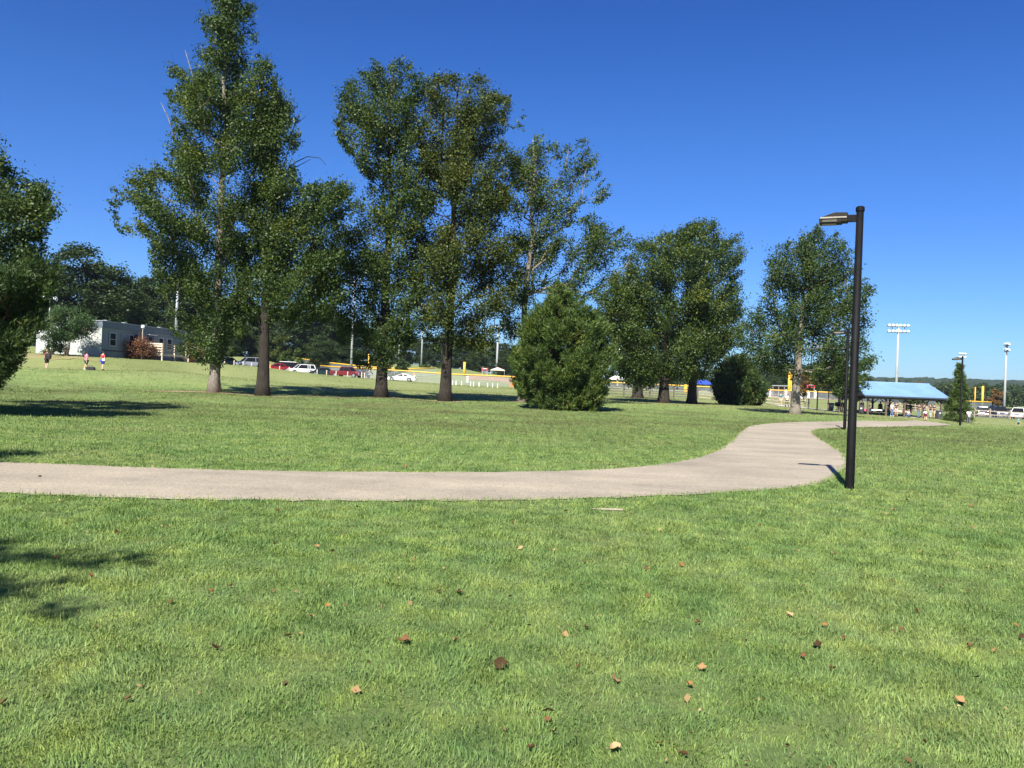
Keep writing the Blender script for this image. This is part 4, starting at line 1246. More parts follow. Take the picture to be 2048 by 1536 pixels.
def globe_lamp():
    g = D(283, 722, 92); h = P(284.5, 654, 92).z - g.z
    t = thing('globe_lamp', g, 'thin pole with a white globe in front of the trailer door', 'lamp post')
    MB().tube([(0, 0, -.2), (0, 0, h - .15)], [.05, .04], 8).build('pole', M['rail_wood'], t, smooth=True)
    MB().ell((.02, 0, h), .20, 12, 8).build('globe', M['white'], t, smooth=True)
globe_lamp()

# ------------------------------------------------------------------ vehicles
def vehicle(kind, loc, rz, paint, label, roof=None, group=None, L=None, H=None, glass=True, plate=False):
    t = thing('parked_' + {'suv': 'suv', 'sedan': 'car', 'coupe': 'car', 'pickup': 'pickup_truck'}[kind], loc, label, {'suv': 'car', 'sedan': 'car', 'coupe': 'car', 'pickup': 'pickup truck'}[kind], group, rz)
    W = {'suv': 1.86, 'sedan': 1.78, 'coupe': 1.80, 'pickup': 1.95}[kind]
    L = L or {'suv': 4.65, 'sedan': 4.65, 'coupe': 4.6, 'pickup': 5.5}[kind]
    H = H or {'suv': 1.72, 'sedan': 1.44, 'coupe': 1.26, 'pickup': 1.82}[kind]
    hw = W / 2; a = L / 2
    zl = {'suv': .30, 'sedan': .22, 'coupe': .19, 'pickup': .38}[kind]
    belt = {'suv': .60, 'sedan': .64, 'coupe': .66, 'pickup': .62}[kind] * H
    hood = {'suv': .93, 'sedan': .90, 'coupe': .86, 'pickup': .97}[kind]
    # body stations: x, top z, half width
    if kind == 'suv':
        st = [(-a, .62 * belt, .80), (-a + .04, .93 * belt, .92), (-a + .25, belt, .97), (a - 1.45, belt, 1.0), (a - 1.30, belt * .98, 1.0), (a - .5, belt * hood, .98), (a - .12, belt * .83, .93), (a, belt * .60, .82)]
        cab = (-a + .10, a - 1.30, -a + .32, a - 2.0)
    elif kind == 'sedan':
        st = [(-a, .62 * belt, .78), (-a + .06, .97 * belt, .88), (-a + .95, belt * 1.02, .97), (a - 1.5, belt, 1.0), (a - .55, belt * hood, .97), (a - .12, belt * .78, .90), (a, belt * .56, .78)]
        cab = (-a + .85, a - 1.35, -a + 1.45, a - 2.15)
    elif kind == 'coupe':
        st = [(-a, .66 * belt, .80), (-a + .06, 1.02 * belt, .88), (-a + 1.0, belt * 1.05, .98), (a - 1.75, belt, 1.0), (a - .9, belt * .88, .98), (a - .12, belt * .62, .88), (a, belt * .48, .78)]
        cab = (-a + .70, a - 1.55, -a + 1.65, a - 2.4)
    else:
        st = [(-a, belt * .96, .92), (-a + .08, belt * .99, .97), (-a + 1.95, belt, 1.0), (a - 1.6, belt, 1.0), (a - .5, belt * hood, .99), (a - .10, belt * .86, .95), (a, belt * .62, .88)]
        cab = (-a + 1.95, a - 1.45, -a + 2.15, a - 2.1)
    rings = []
    for x, zt, w in st:
        w2 = hw * w
        rings.append([(x, -w2 * .93, zl), (x, -w2, zl + .18), (x, -w2, zt - .16), (x, -w2 * .95, zt - .03), (x, -w2 * .80, zt), (x, w2 * .80, zt), (x, w2 * .95, zt - .03), (x, w2, zt - .16), (x, w2, zl + .18), (x, w2 * .93, zl)])
    MB().loft(rings).build('body', paint, t, smooth=False, bevel=.03)
    zb = belt - .02; zr = H - .06
    xa, xb, xc, xd = cab
    wb, wt = hw * .93, hw * .74
    mb = MB(); mb.loft([[(xa, -wb, zb), (xa, wb, zb), (xb, wb, zb), (xb, -wb, zb)], [(xc, -wt, zr), (xc, wt, zr), (xd, wt, zr), (xd, -wt, zr)]])
    gl = mb.build('cabin_glass', M['glass'], t)
    mb = MB()
    for s in (-1, 1):
        mb.bar((xb + .02, s * (wb + .005), zb), (xd + .02, s * (wt + .005), zr), .07); mb.bar((xa - .02, s * (wb + .005), zb), (xc - .02, s * (wt + .005), zr), .10)
        xm = (xc + xd) / 2
        mb.bar((xm - .05, s * (wb + .01), zb), (xm - .05, s * (wt + .012), zr), .08)
        if kind == 'suv': mb.bar((xc + .75, s * (wb + .01), zb), (xc + .75, s * (wt + .012), zr), .10)
    mb.build('pillars', paint, t)
    mb = MB(); mb.loft([[(xc - .06, -wt - .03, zr - .02), (xc - .06, wt + .03, zr - .02), (xd + .08, wt + .03, zr - .02), (xd + .08, -wt - .03, zr - .02)], [(xc + .02, -wt * .9, H), (xc + .02, wt * .9, H), (xd - .06, wt * .9, H), (xd - .06, -wt * .9, H)]])
    mb.build('roof', roof or paint, t, bevel=.02)
    if kind == 'pickup':
        MB().box((-a + 1.02, 0, belt + .004), (1.72, W * .78, .02)).build('bed', M['darkplastic'], t)
    if kind == 'suv':
        for s in (-1, 1): MB().bar((xc + .1, s * wt * .85, H + .04), (xd - .1, s * wt * .85, H + .04), .04).build('roof_rail', M['darkplastic'], t)
    r = {'suv': .36, 'sedan': .32, 'coupe': .32, 'pickup': .39}[kind]
    for x in (a - .88, -a + (.95 if kind != 'pickup' else 1.15)):
        for s in (-1, 1):
            w = MB().tube([(x, s * (hw - .20), r), (x, s * (hw + .015), r)], r, 18).build('wheel', M['rubber'], t)
            MB().tube([(x, s * (hw - .0), r), (x, s * (hw + .028), r)], [r * .66, r * .60], 12).build('rim', M['alloy'], w)
            mb = MB(); n = 12
            mb.loft([[(x + q * math.cos(PI * i / n), s * y, r + q * math.sin(PI * i / n)) for i in range(n + 1)] for q, y in ((r * 1.03, hw * .985), (r * 1.20, hw * .985 + .012))], cap=False)
            mb.build('wheel_arch', M['darkplastic'], t)
    fz = belt * .70
    for s in (-1, 1):
        MB().box((a - .05, s * hw * .66, fz), (.12, .34, .14)).build('headlight', M['headlight'], t, bevel=.02)
        MB().box((-a + .02, s * hw * .76, belt * .80), (.10, .22, .22 if kind != 'coupe' else .12)).build('taillight', M['taillight'], t, bevel=.02)
        MB().box((xb - .05, s * (hw + .07), zb + .06), (.12, .16, .11)).build('mirror', paint, t, bevel=.02)
    MB().box((a + .005, 0, fz), (.05, hw * .80, .13)).build('grille', M['darkplastic'], t)
    MB().box((a - .02, 0, zl + .13), (.14, W * .90, .17)).build('bumper', paint if kind != 'pickup' else M['chrome'], t, bevel=.03)
    MB().box((-a + .02, 0, zl + .16), (.14, W * .90, .18)).build('bumper', paint if kind != 'pickup' else M['chrome'], t, bevel=.03)
    MB().box((-a - .04, 0, belt * .60), (.03, .32, .16)).build('license_plate', M['white'], t)
    return t

def paint(name, c, metal=.25, rough=.3):
    return mat('paint_' + name, c, rough, metal, .05, 1.5, coat=.7)
PW, PS, PR, PM = paint('white', (.74, .75, .75), 0), paint('silver', (.42, .44, .46), .5), paint('red', (.28, .012, .016), .1), paint('maroon', (.14, .012, .018), .1)
PG, PB, PK, PT, PGR = paint('darkgreen', (.012, .035, .035)), paint('blue', (.014, .022, .042), .2), paint('black', (.010, .011, .013)), paint('teal', (.015, .06, .07)), paint('grey', (.065, .078, .095), .3)
def park(kind, px, py, d, ang, p, label, **k):
    """ang: heading of the nose, 0 = towards the right of the photo, -90 = towards the viewer"""
    return vehicle(kind, D(px, py, d), R(ang), p, label, **k)
cg = 'vehicles parked beyond the trees'
park('sedan', 452, 731, 149, -128, PT, 'dark teal car at the far left end of the row, beside the spire tree trunk', group=cg)
park('suv', 497, 737, 146, -140, PS, 'silver sport utility partly hidden by the dark wide trunk', group=cg, L=5.0, H=1.85)
park('sedan', 553, 745, 146, -150, PR, 'dark red car right of the dark wide trunk', group=cg, H=1.5)
park('suv', 566, 744, 152, -148, PK, 'dark wagon with a white roof behind the dark red car', group=cg, roof=M['white'], H=1.9, L=4.9)
park('suv', 602, 749, 146, -146, PW, 'white sport utility in the middle of the row', group=cg)
park('sedan', 643, 753, 145.5, -150, PG, 'dark green sedan between the white sport utility and the maroon pickup', group=cg)
park('pickup', 693, 756.5, 145, -22, PM, 'maroon pickup truck with its bed to the left', group=cg, L=5.7)
park('suv', 722, 757, 150, -60, PK, 'black sport utility behind the nose of the maroon pickup', group=cg, H=1.8)
park('coupe', 803, 764, 143, 176, PW, 'low white coupe seen from the side, right of the dark trunk', group=cg, L=4.75)
rg = 'vehicles parked by the right rail fence'
park('suv', 1964, 832, 152, 66, PGR, 'grey sport utility with a white plate, left end of the right car park', group=rg, H=1.75)
park('suv', 2000, 834, 147, -112, PB, 'dark blue sport utility behind the wooden rail fence', group=rg, H=1.85, L=4.9)
park('suv', 2037, 838, 134, -128, PW, 'white sport utility cut by the right edge', group=rg, L=4.8, H=1.75)
park('suv', 1990, 829, 176, -112, PK, 'black car behind the dark blue one', group=rg, H=1.75)
park('sedan', 2034, 830, 176, -112, PK, 'black car roof showing behind the white sport utility', group=rg, H=1.5)
park('sedan', 2018, 832, 166, -112, PK, 'dark car in the gap between the dark blue and white ones', group=rg, H=1.5)

# ------------------------------------------------------------------ posts, cones, fences
BG = 'stubby pale posts along the edge of the car park'
for px, py, d, lab in [
    (449, 731, 139, 'in front of the teal car'), (468, 733, 139, 'between the teal car and the silver sport utility'), (486, 736, 139, 'in front of the silver hood'),
    (503, 739, 139, 'beside the silver front wheel'), (559, 746, 139, 'in front of the dark red car door'), (578, 748, 139, 'between the dark red car and the white sport utility'),
    (597, 750, 139, 'beside the white front wheel'), (616, 752, 139, 'between the white sport utility and the green sedan'), (634, 753, 139, 'in front of the green sedan'),
    (653, 755, 139, 'at the tail of the maroon pickup'), (672, 756, 139, 'in front of the maroon bed'), (695, 757.5, 139, 'in front of the maroon cab'),
    (723, 758.5, 139, 'at the maroon nose'), (729, 759, 139, 'past the maroon nose, last of the row')]:
    o = MB().tube([(0, 0, -.15), (0, 0, .95), (0, 0, 1.0)], [.085, .085, .05], 8).build('bollard', M['deck_wood'])
    o.location = D(px, py, d); tag(o, 'pale wooden post ' + lab, 'post', BG)
for px, py, lab in [(905, 771, 'first right of the olive tree trunk'), (912, 771, 'second right of the olive tree trunk'), (923, 772, 'below the second yellow foul pole'), (941, 773, 'single one left of a close pair'),
                    (947, 774, 'left one of a close pair'), (958, 774, 'below the red scoreboard, left'), (975, 776, 'below the red scoreboard, right'), (985, 776, 'below the tan tent, left'), (995, 776.5, 'below the tan tent, right')]:
    o = MB().tube([(0, 0, -.15), (0, 0, .62), (0, 0, .66)], [.065, .065, .04], 8).build('bollard', M['white'])
    o.location = D(px, py, 131); tag(o, 'white stub post on the field edge, ' + lab, 'post', 'white stub posts in front of the ball field')
def cone():
    t = thing('traffic_cone', D(540, 745.5, 138), 'orange traffic cone beside the dark wide trunk', 'traffic cone')
    MB().box((0, 0, .03), (.5, .5, .06)).build('base', M['orange'], t)
    MB().tube([(0, 0, .06), (0, 0, 1.1)], [.22, .06], 12).build('cone', M['orange'], t, smooth=True)
    MB().tube([(0, 0, .55), (0, 0, .72)], [.145, .115], 12, cap=False).build('band', M['white'], t, smooth=True)
cone()

def field_fence(label, tops, h, spacing, group=None, mesh='wire', tube=.075, name='outfield_fence'):
    """chain-link fence with a yellow top tube; tops: (px, base_py, depth)"""
    pts = [D(*a) for a in tops]
    t = thing(name, pts[0], label, 'fence', group)
    o = pts[0]
    P2 = []
    for a, b in zip(pts[:-1], pts[1:]):
        n = max(1, int((b - a).length / spacing))
        for k in range(n):
            q = a.lerp(b, k / n); P2.append(Vector((q.x, q.y, tz(q.x, q.y))) - o)
    P2.append(pts[-1] - o)
    up = Vector((0, 0, h))
    vs = []; fs = []
    for i, p in enumerate(P2):
        vs += [p + Vector((0, 0, .03)), p + up]
        if i: fs.append((2*i-2, 2*i, 2*i+1, 2*i-1))
    MB().add(vs, fs).build('wire_mesh', M[mesh], t)
    MB().tube([p + up for p in P2], tube, 8).build('top_tube', M['yellow'], t, smooth=True)
    for p in P2:
        MB().tube([p - Vector((0, 0, .2)), p + up - Vector((0, 0, .05))], .03, 6).build('post', M['galv'], t)
    return t
fg = 'yellow topped ball field fences'
field_fence('yellow topped chain link fence behind the white coupe, from the maroon pickup to the cedar', [(640, 752, 158), (733, 757, 146), (900, 769, 145), (1024, 774, 145), (1060, 776, 145)], 1.75, 4.0, fg, tube=.11)
field_fence('second yellow topped fence farther out, at the foot of the first foul pole', [(560, 744, 185), (650, 748, 178), (729, 751, 174), (808, 754, 171), (870, 757, 176)], 1.7, 5.0, fg, tube=.11)
field_fence('yellow topped fence before the blue tent and dugout, right of the bright cedar', [(1200, 780, 180), (1270, 783, 180), (1350, 786, 180), (1428, 789, 178), (1530, 794, 176), (1588, 797, 175), (1654, 800, 174), (1680, 802, 174)], 1.5, 4.5, fg, tube=.12)
field_fence('yellow topped fence with a dark wind screen right of the conifer', [(1925, 820, 200), (1945, 821, 200), (1982, 823, 200)], 2.0, 3.0, fg, mesh='screen', tube=.13)
field_fence('grey mesh backstop seen through the blue shelter', [(1700, 815, 190), (1760, 818, 190), (1820, 821, 190), (1870, 823, 190)], 4.4, 4.0, None, mesh='screen', name='backstop_fence', tube=.05)

def foul_pole(px, py, d, ytop, label, r, panel=0.0):
    g = D(px, py, d); h = P(px, ytop, d).z - g.z
    t = thing('foul_pole', g, label, 'foul pole', 'yellow foul poles')
    MB().tube([(0, 0, -.2), (0, 0, h)], r, 12).build('pole', M['yellow'], t, smooth=True)
    if panel:
        MB().box((panel / 2 + r * .6, 0, h * .62), (panel, .05, h * .72)).build('wing', M['yellow'], t)
foul_pole(736, 752, 174, 708, 'slim yellow foul pole right of the maroon pickup', .13)
foul_pole(928, 758, 178, 724, 'stubby yellow foul pole between the olive tree and the scoreboard', .26, .0)
foul_pole(1577, 797, 176, 742, 'thick yellow foul pole left of the pale grey trunk', .26, .42)
foul_pole(1964, 822, 202, 772, 'thick yellow foul pole right of the conifer', .26, .0)
foul_pole(1949, 821, 215, 774, 'thin yellow foul pole beside the thick one near the conifer', .13)
foul_pole(1235, 781, 184, 755, 'short yellow pole in front of the white tent', .10)
o = MB().loft([[(-.35, -.3, 0), (.35, -.3, 0), (.35, .3, 0), (-.35, .3, 0)], [(-.22, -.3, 1.75), (.35, -.3, 1.75), (.35, .3, 1.75), (-.22, .3, 1.75)]]).build('fence_pad', M['yellow'], bevel=.04)
o.location = D(1370, 787, 179); tag(o, 'yellow padded end of the fence between two hardwood trunks', 'fence pad')
o = MB().box((0, 0, .9), (.5, .5, 1.8), taper=.85).build('fence_pad', M['orange'], bevel=.04)
o.location = D(1024, 775, 144.4); tag(o, 'orange padded corner post left of the bright cedar', 'fence pad')

def rail_fence(label, pts, h, rails, m, group, spacing=2.4):
    pts = [D(*a) for a in pts]
    t = thing('rail_fence', pts[0], label, 'fence', group)
    o = pts[0]; P2 = []
    for a, b in zip(pts[:-1], pts[1:]):
        n = max(1, int((b - a).length / spacing))
        for k in range(n):
            q = a.lerp(b, k / n); P2.append(Vector((q.x, q.y, tz(q.x, q.y))) - o)
    P2.append(pts[-1] - o)
    rr = random.Random(len(P2))
    for p in P2:
        MB().box((p.x, p.y, p.z + h / 2), (.13, .13, h + .3), rz=rr.uniform(0, .4)).build('post', M[m], t)
    for a, b in zip(P2[:-1], P2[1:]):
        for k in range(rails):
            z = h * (k + .75) / (rails + .1)
            MB().bar(a + Vector((0, -.085, z + rr.uniform(-.03, .03))), b + Vector((0, -.085, z + rr.uniform(-.03, .03))), .04, .13).build('rail', M[m], t)
rfg = 'wooden rail fences'
rail_fence('dark rail fence in the shade behind the hardwood trunks', [(1195, 789, 112), (1300, 794, 112), (1395, 798.5, 112)], 1.25, 4, 'rail_dark', rfg)  # shaded stretch of the wooden fence, its shade put into the darker colour
rail_fence('weathered rail fence beyond the round evergreen and the walking couple', [(1395, 799, 112.5), (1470, 802, 112), (1545, 806, 111), (1617, 815, 108)], 1.15, 3, 'rail_wood', rfg)
rail_fence('weathered rail fence in front of the right hand parked cars', [(1948, 833, 127), (1980, 835, 126), (2020, 837, 125), (2080, 841, 124)], 1.2, 2, 'rail_wood', rfg, spacing=2.6)
rail_fence('far rail fence seen through the gap in the shelter', [(1770, 818, 140), (1830, 822, 140), (1880, 826, 140)], 1.2, 3, 'rail_wood', rfg)

# ------------------------------------------------------------------ ball field things
def tent(px, py, d, w, h, label, mk, wall=False):
    g = D(px, py, d)
    t = thing('canopy_tent', g, label, 'tent')
    for sx in (-1, 1):
        for sy in (-1, 1): MB().bar((sx * w * .48, sy * w * .48, -.1), (sx * w * .48, sy * w * .48, h * .66), .07).build('leg', M['galv'], t)
    e = w / 2
    mb = MB(); mb.add([(-e, -e, h * .62), (e, -e, h * .62), (e, e, h * .62), (-e, e, h * .62), (-e, -e, h * .70), (e, -e, h * .70), (e, e, h * .70), (-e, e, h * .70), (0, 0, h)],
                      [(0, 1, 5, 4), (1, 2, 6, 5), (2, 3, 7, 6), (3, 0, 4, 7), (4, 5, 8), (5, 6, 8), (6, 7, 8), (7, 4, 8)])
    mb.build('canopy', M[mk], t)
M['tent_tan'] = mat('canvas_tan', (.52, .45, .36), .8, 0, .08, 1.5)
M['tent_white'] = mat('canvas_white', (.74, .74, .74), .8, 0, .06, 1.5)
M['tent_blue'] = mat('canvas_blue', (.02, .06, .40), .7, 0, .1, 1.5)
tent(995, 752, 206, 3.4, 2.2, 'tan tent at the foot of a pale light mast', 'tent_tan')
tent(1233, 779, 200, 3.4, 3.2, 'white tent right of the bright cedar', 'tent_white')
tent(1405, 786, 186, 3.6, 3.2, 'blue tent behind the yellow fence near the round evergreen', 'tent_blue')
def scoreboard(px, py, d, ytop, w, hh, label):
    g = D(px, py, d); h = P(px, ytop, d).z - g.z
    t = thing('scoreboard', g, label, 'scoreboard', 'red scoreboards')
    MB().box((0, 0, h - hh / 2), (w, .3, hh)).build('panel', M['red'], t, bevel=.03)
    MB().box((0, -.16, h - hh * .24), (w * .62, .03, hh * .22)).build('header', M['white'], t)
    MB().box((0, -.16, h - hh * .66), (w * .66, .03, hh * .34)).build('display', M['darkplastic'], t)
    for s in (-.38, .38): MB().bar((s * w, 0, -.2), (s * w, 0, h - hh + .02), .16).build('leg', M['galv'], t)
scoreboard(969, 752, 204, 736, 1.5, .62, 'small red scoreboard left of the tan tent')
scoreboard(1621, 800, 205, 767, 2.0, 1.05, 'red scoreboard with a dark screen right of the pale grey trunk')
def dugout():
    a, b = D(1524, 793, 196), D(1592, 796, 193)
    c = (a + b) / 2; w = (b - a).length; rz = math.atan2(b.y - a.y, b.x - a.x)
    t = thing('dugout', Vector((c.x, c.y, min(a.z, b.z))), 'brown dugout with a grey flat roof behind the yellow fence', 'dugout', rz=rz)
    MB().box((0, .9, 1.1), (w, .2, 2.3)).build('wall', M['brown_post'], t)
    MB().box((0, .2, 2.38), (w + .6, 2.6, .16)).build('roof', M['galv'], t)
    n = 7
    for k in range(n): MB().box((-w / 2 + w * k / (n - 1), -.95, 1.15), (.10, .10, 2.3)).build('post', M['galv'], t)
    MB().box((0, .45, .45), (w * .9, .4, .08)).build('bench', M['rail_wood'], t)
dugout()

# ------------------------------------------------------------------ blue shelter
SHZ = D(1805, 834, 106).z
def shelter():
    c = D(1806, 834, 106); base = Vector((48.7, 111.0, SHZ))
    t = thing('picnic_shelter', base, 'open picnic shelter with a blue metal roof on brown timber posts', 'shelter', rz=0)
    w, dp, he, hr = 5.25, 5.0, 2.48, 4.15
    ov = .45
    # roof: two slopes with thickness
    for s in (-1, 1):
        mb = MB(); y0 = s * (dp + .35)
        lo = [(-w, y0, he), (w, y0, he), (w, 0, hr), (-w, 0, hr)]
        n = 1 if s < 0 else 1
        mb.add([(x, y, z) for x, y, z in lo] + [(x, y, z + .12) for x, y, z in lo], [(0, 1, 2, 3), (7, 6, 5, 4), (0, 4, 5, 1), (1, 5, 6, 2), (2, 6, 7, 3), (3, 7, 4, 0)])
        rf = mb.build('roof', M['roof_blue'], t)
        MB().box((0, y0 - s * .02, he - .035), (2 * w - .02, .06, .16)).build('gutter', M['trim_blue'], rf)
    MB().tube([(-w, 0, hr + .13), (w, 0, hr + .13)], .07, 6).build('ridge_cap', M['roof_blue'], t)
    for s in (-1, 1):
        MB().box((0, s * (dp - .30), he - .22), (2 * w - .7, .16, .26)).build('beam', M['brown_post'], t)
    for s in (-1, 1):
        mb = MB(); mb.add([(s * (w - .35), -dp + .1, he - .08), (s * (w - .35), dp - .1, he - .08), (s * (w - .35), 0, hr - .12)], [(0, 1, 2)]); 
        mb.add([(s * (w - .40), -dp + .1, he - .08), (s * (w - .40), dp - .1, he - .08), (s * (w - .40), 0, hr - .12)], [(2, 1, 0)])
        mb.build('gable', M['brown_post'], t)
    xs = [-4.55, -2.28, 0, 2.28, 4.55]
    for s in (-1, 1):
        for x in xs:
            zg = tz(base.x + x, base.y + s * (dp - .3)) - SHZ
            MB().box((x, s * (dp - .30), (he - .35 + zg) / 2 - .1), (.20, .20, he - .35 - zg + .2)).build('post', M['brown_post'], t)
            mb = MB()
            for q in (-1, 1):
                if abs(x + q * .75) < 4.9: mb.bar((x + q * .08, s * (dp - .30), he - .95), (x + q * .72, s * (dp - .30), he - .38), .11)
            mb.build('brace', M['brown_post'], t)
    # ground slab
    for k in range(6):
        x = -4.4 + k * 1.76
        MB().bar((x, -dp, he - .06), (x, 0, hr - .14), .08, .16).build('rafter', M['brown_post'], t)
        MB().bar((x, dp, he - .06), (x, 0, hr - .14), .08, .16).build('rafter', M['brown_post'], t)
    return t
shelter()
sl = MB().box((48.7, 111.0, SHZ - .10), (10.0, 9.6, .24)).build('shelter_floor', M['concrete']); tag(sl, kind='structure')

def picnic_table(x, y, label, cloths):
    t = thing('picnic_table', Vector((x, y, SHZ + .02)), label, 'table', 'picnic tables under the shelter')
    MB().box((0, 0, .74), (2.2, .75, .05)).build('tabletop', M['rail_dark'], t)
    for s in (-1, 1):
        MB().box((0, s * .72, .44), (2.2, .27, .05)).build('seat', M['rail_dark'], t)
        mb = MB(); mb.bar((s * .75, -.62, 0), (s * .75, .2, .72), .07); mb.bar((s * .75, .62, 0), (s * .75, -.2, .72), .07); mb.bar((s * .75, -.8, .40), (s * .75, .8, .40), .07)
        mb.build('leg', M['rail_dark'], t)
    for (xa, xb, mk, drop, lab) in cloths:
        mb = MB(); n = 14
        r1 = []
        for i in range(n + 1):
            xx = xa + (xb - xa) * i / n; wv = .02 * math.sin(i * 2.1)
            r1.append([(xx, -.40 + wv, .775 - drop + .03 * math.sin(i * 1.3)), (xx, -.39, .775), (xx, -.2, .782), (xx, .2, .782), (xx, .39, .775), (xx, .40 + wv, .775 - drop)])
        mb.loft(r1, cap=False)
        o = mb.build('tablecloth', M[mk]); o.location = t.location; tag(o, lab, 'tablecloth')
    return t
FY = 106.0
def wx(px, d): return P(px, 820, d).x
picnic_table(wx(1744, 107.2), 107.2, 'cloth covered picnic table at the left of the shelter', [(-1.1, -.55, 'pink', .22, 'pink and red cloth on the left end of the left picnic table'), (-.53, 1.1, 'white_cloth', .12, 'white cloth over the rest of the left picnic table')])
picnic_table(wx(1796, 107.4), 107.4, 'picnic table in the middle of the shelter with a pink cloth', [(-.9, .9, 'palepink', .2, 'pale pink cloth on the middle picnic table')])
picnic_table(wx(1772, 110.5), 110.5, 'bare picnic table deep in the shelter, behind the left one', [(-1.1, 1.1, 'purple', .35, 'dark purple cloth on the table deep in the shelter')])

def trash_can(loc, label, mk='darkplastic'):
    t = thing('trash_can', loc, label, 'trash can', 'trash cans around the shelter', random.uniform(-.4, .4))
    MB().loft([[(-a, -b, z), (a, -b, z), (a, b, z), (-a, b, z)] for a, b, z in ((.24, .27, .08), (.30, .36, .95))]).build('bin_body', M[mk], t, bevel=.03)
    MB().loft([[(-a, -b, z), (a, -b, z), (a, b, z), (-a, b, z)] for a, b, z in ((.33, .39, .95), (.33, .39, 1.0), (.24, .30, 1.06))]).build('lid', M[mk], t, bevel=.02)
    for s in (-1, 1): MB().tube([(s * .27, .30, .10), (s * .33, .30, .10)], .10, 10).build('wheel', M['rubber'], t)
    MB().box((0, -.345, .72), (.22, .012, .2)).build('sticker', M['palegrey'], t)
M['bin_grey'] = mat('bin_grey_plastic', (.06, .07, .085), .5, 0, .1, 4)
trash_can(D(1661, 823.5, 105), 'grey trash can with a pale sticker beside the reddish thin trunk', 'bin_grey')
trash_can(D(1722, 829, 104.5), 'dark trash can at the left front post of the shelter')
trash_can(Vector((wx(1877, 105.2), 105.2, SHZ - .05)), 'grey trash can at the right front post of the shelter', 'bin_grey')
def grill(px, py, d, label):
    t = thing('barbecue_grill', D(px, py, d), label, 'grill', 'grills by the trash cans')
    MB().tube([(0, 0, -.1), (0, 0, .7)], .06, 8).build('post', M['black'], t)
    MB().loft([[(-a, -b, z), (a, -b, z), (a, b, z), (-a, b, z)] for a, b, z in ((.24, .2, .7), (.36, .28, .78), (.36, .28, 1.0), (.30, .22, 1.22))]).build('firebox', M['black'], t, bevel=.03)
    for s in (-1, 1): MB().bar((s * .3, -.1, 0), (s * .12, 0, .7), .05).build('leg', M['black'], t)
    MB().tube([(-.2, -.3, 1.05), (.2, -.3, 1.05)], .02, 6).build('handle', M['chrome'], t)
grill(1676, 824.5, 105, 'black grill just right of the grey trash can')
grill(1684, 824.5, 106, 'black grill hidden mostly behind the twin lamp posts')
o = MB().box((0, 0, 0), (.50, .02, 1.0)).add([(-.06, 0, .5), (.06, 0, .5), (0, 0, .72)], [(0, 1, 2)]).build('hanging_banner', M['white_cloth'])
o.location = Vector((wx(1791, 106.5), 106.5, SHZ + 1.75)); tag(o, 'white cloth hanging from the shelter beam above the pink skirted woman', 'banner')
# ------------------------------------------------------------------ people
def skin_obj(name, verts, edges, radii, root_i, m, parent, sub=2):
    me = bpy.data.meshes.new(name)
    bm = bmesh.new()
    lay = bm.verts.layers.skin.verify()
    vs = [bm.verts.new(v) for v in verts]
    for a, b in edges: bm.edges.new((vs[a], vs[b]))
    for i, v in enumerate(vs):
        v[lay].radius = (radii[i], radii[i]); v[lay].use_root = (i == root_i)
    bm.to_mesh(me); bm.free()
    me.materials.append(m)
    o = bpy.data.objects.new(name, me); reg(o, parent)
    s = o.modifiers.new('skin', 'SKIN'); s.use_smooth_shade = True
    s2 = o.modifiers.new('subsurf', 'SUBSURF'); s2.levels = sub; s2.render_levels = sub
    return o

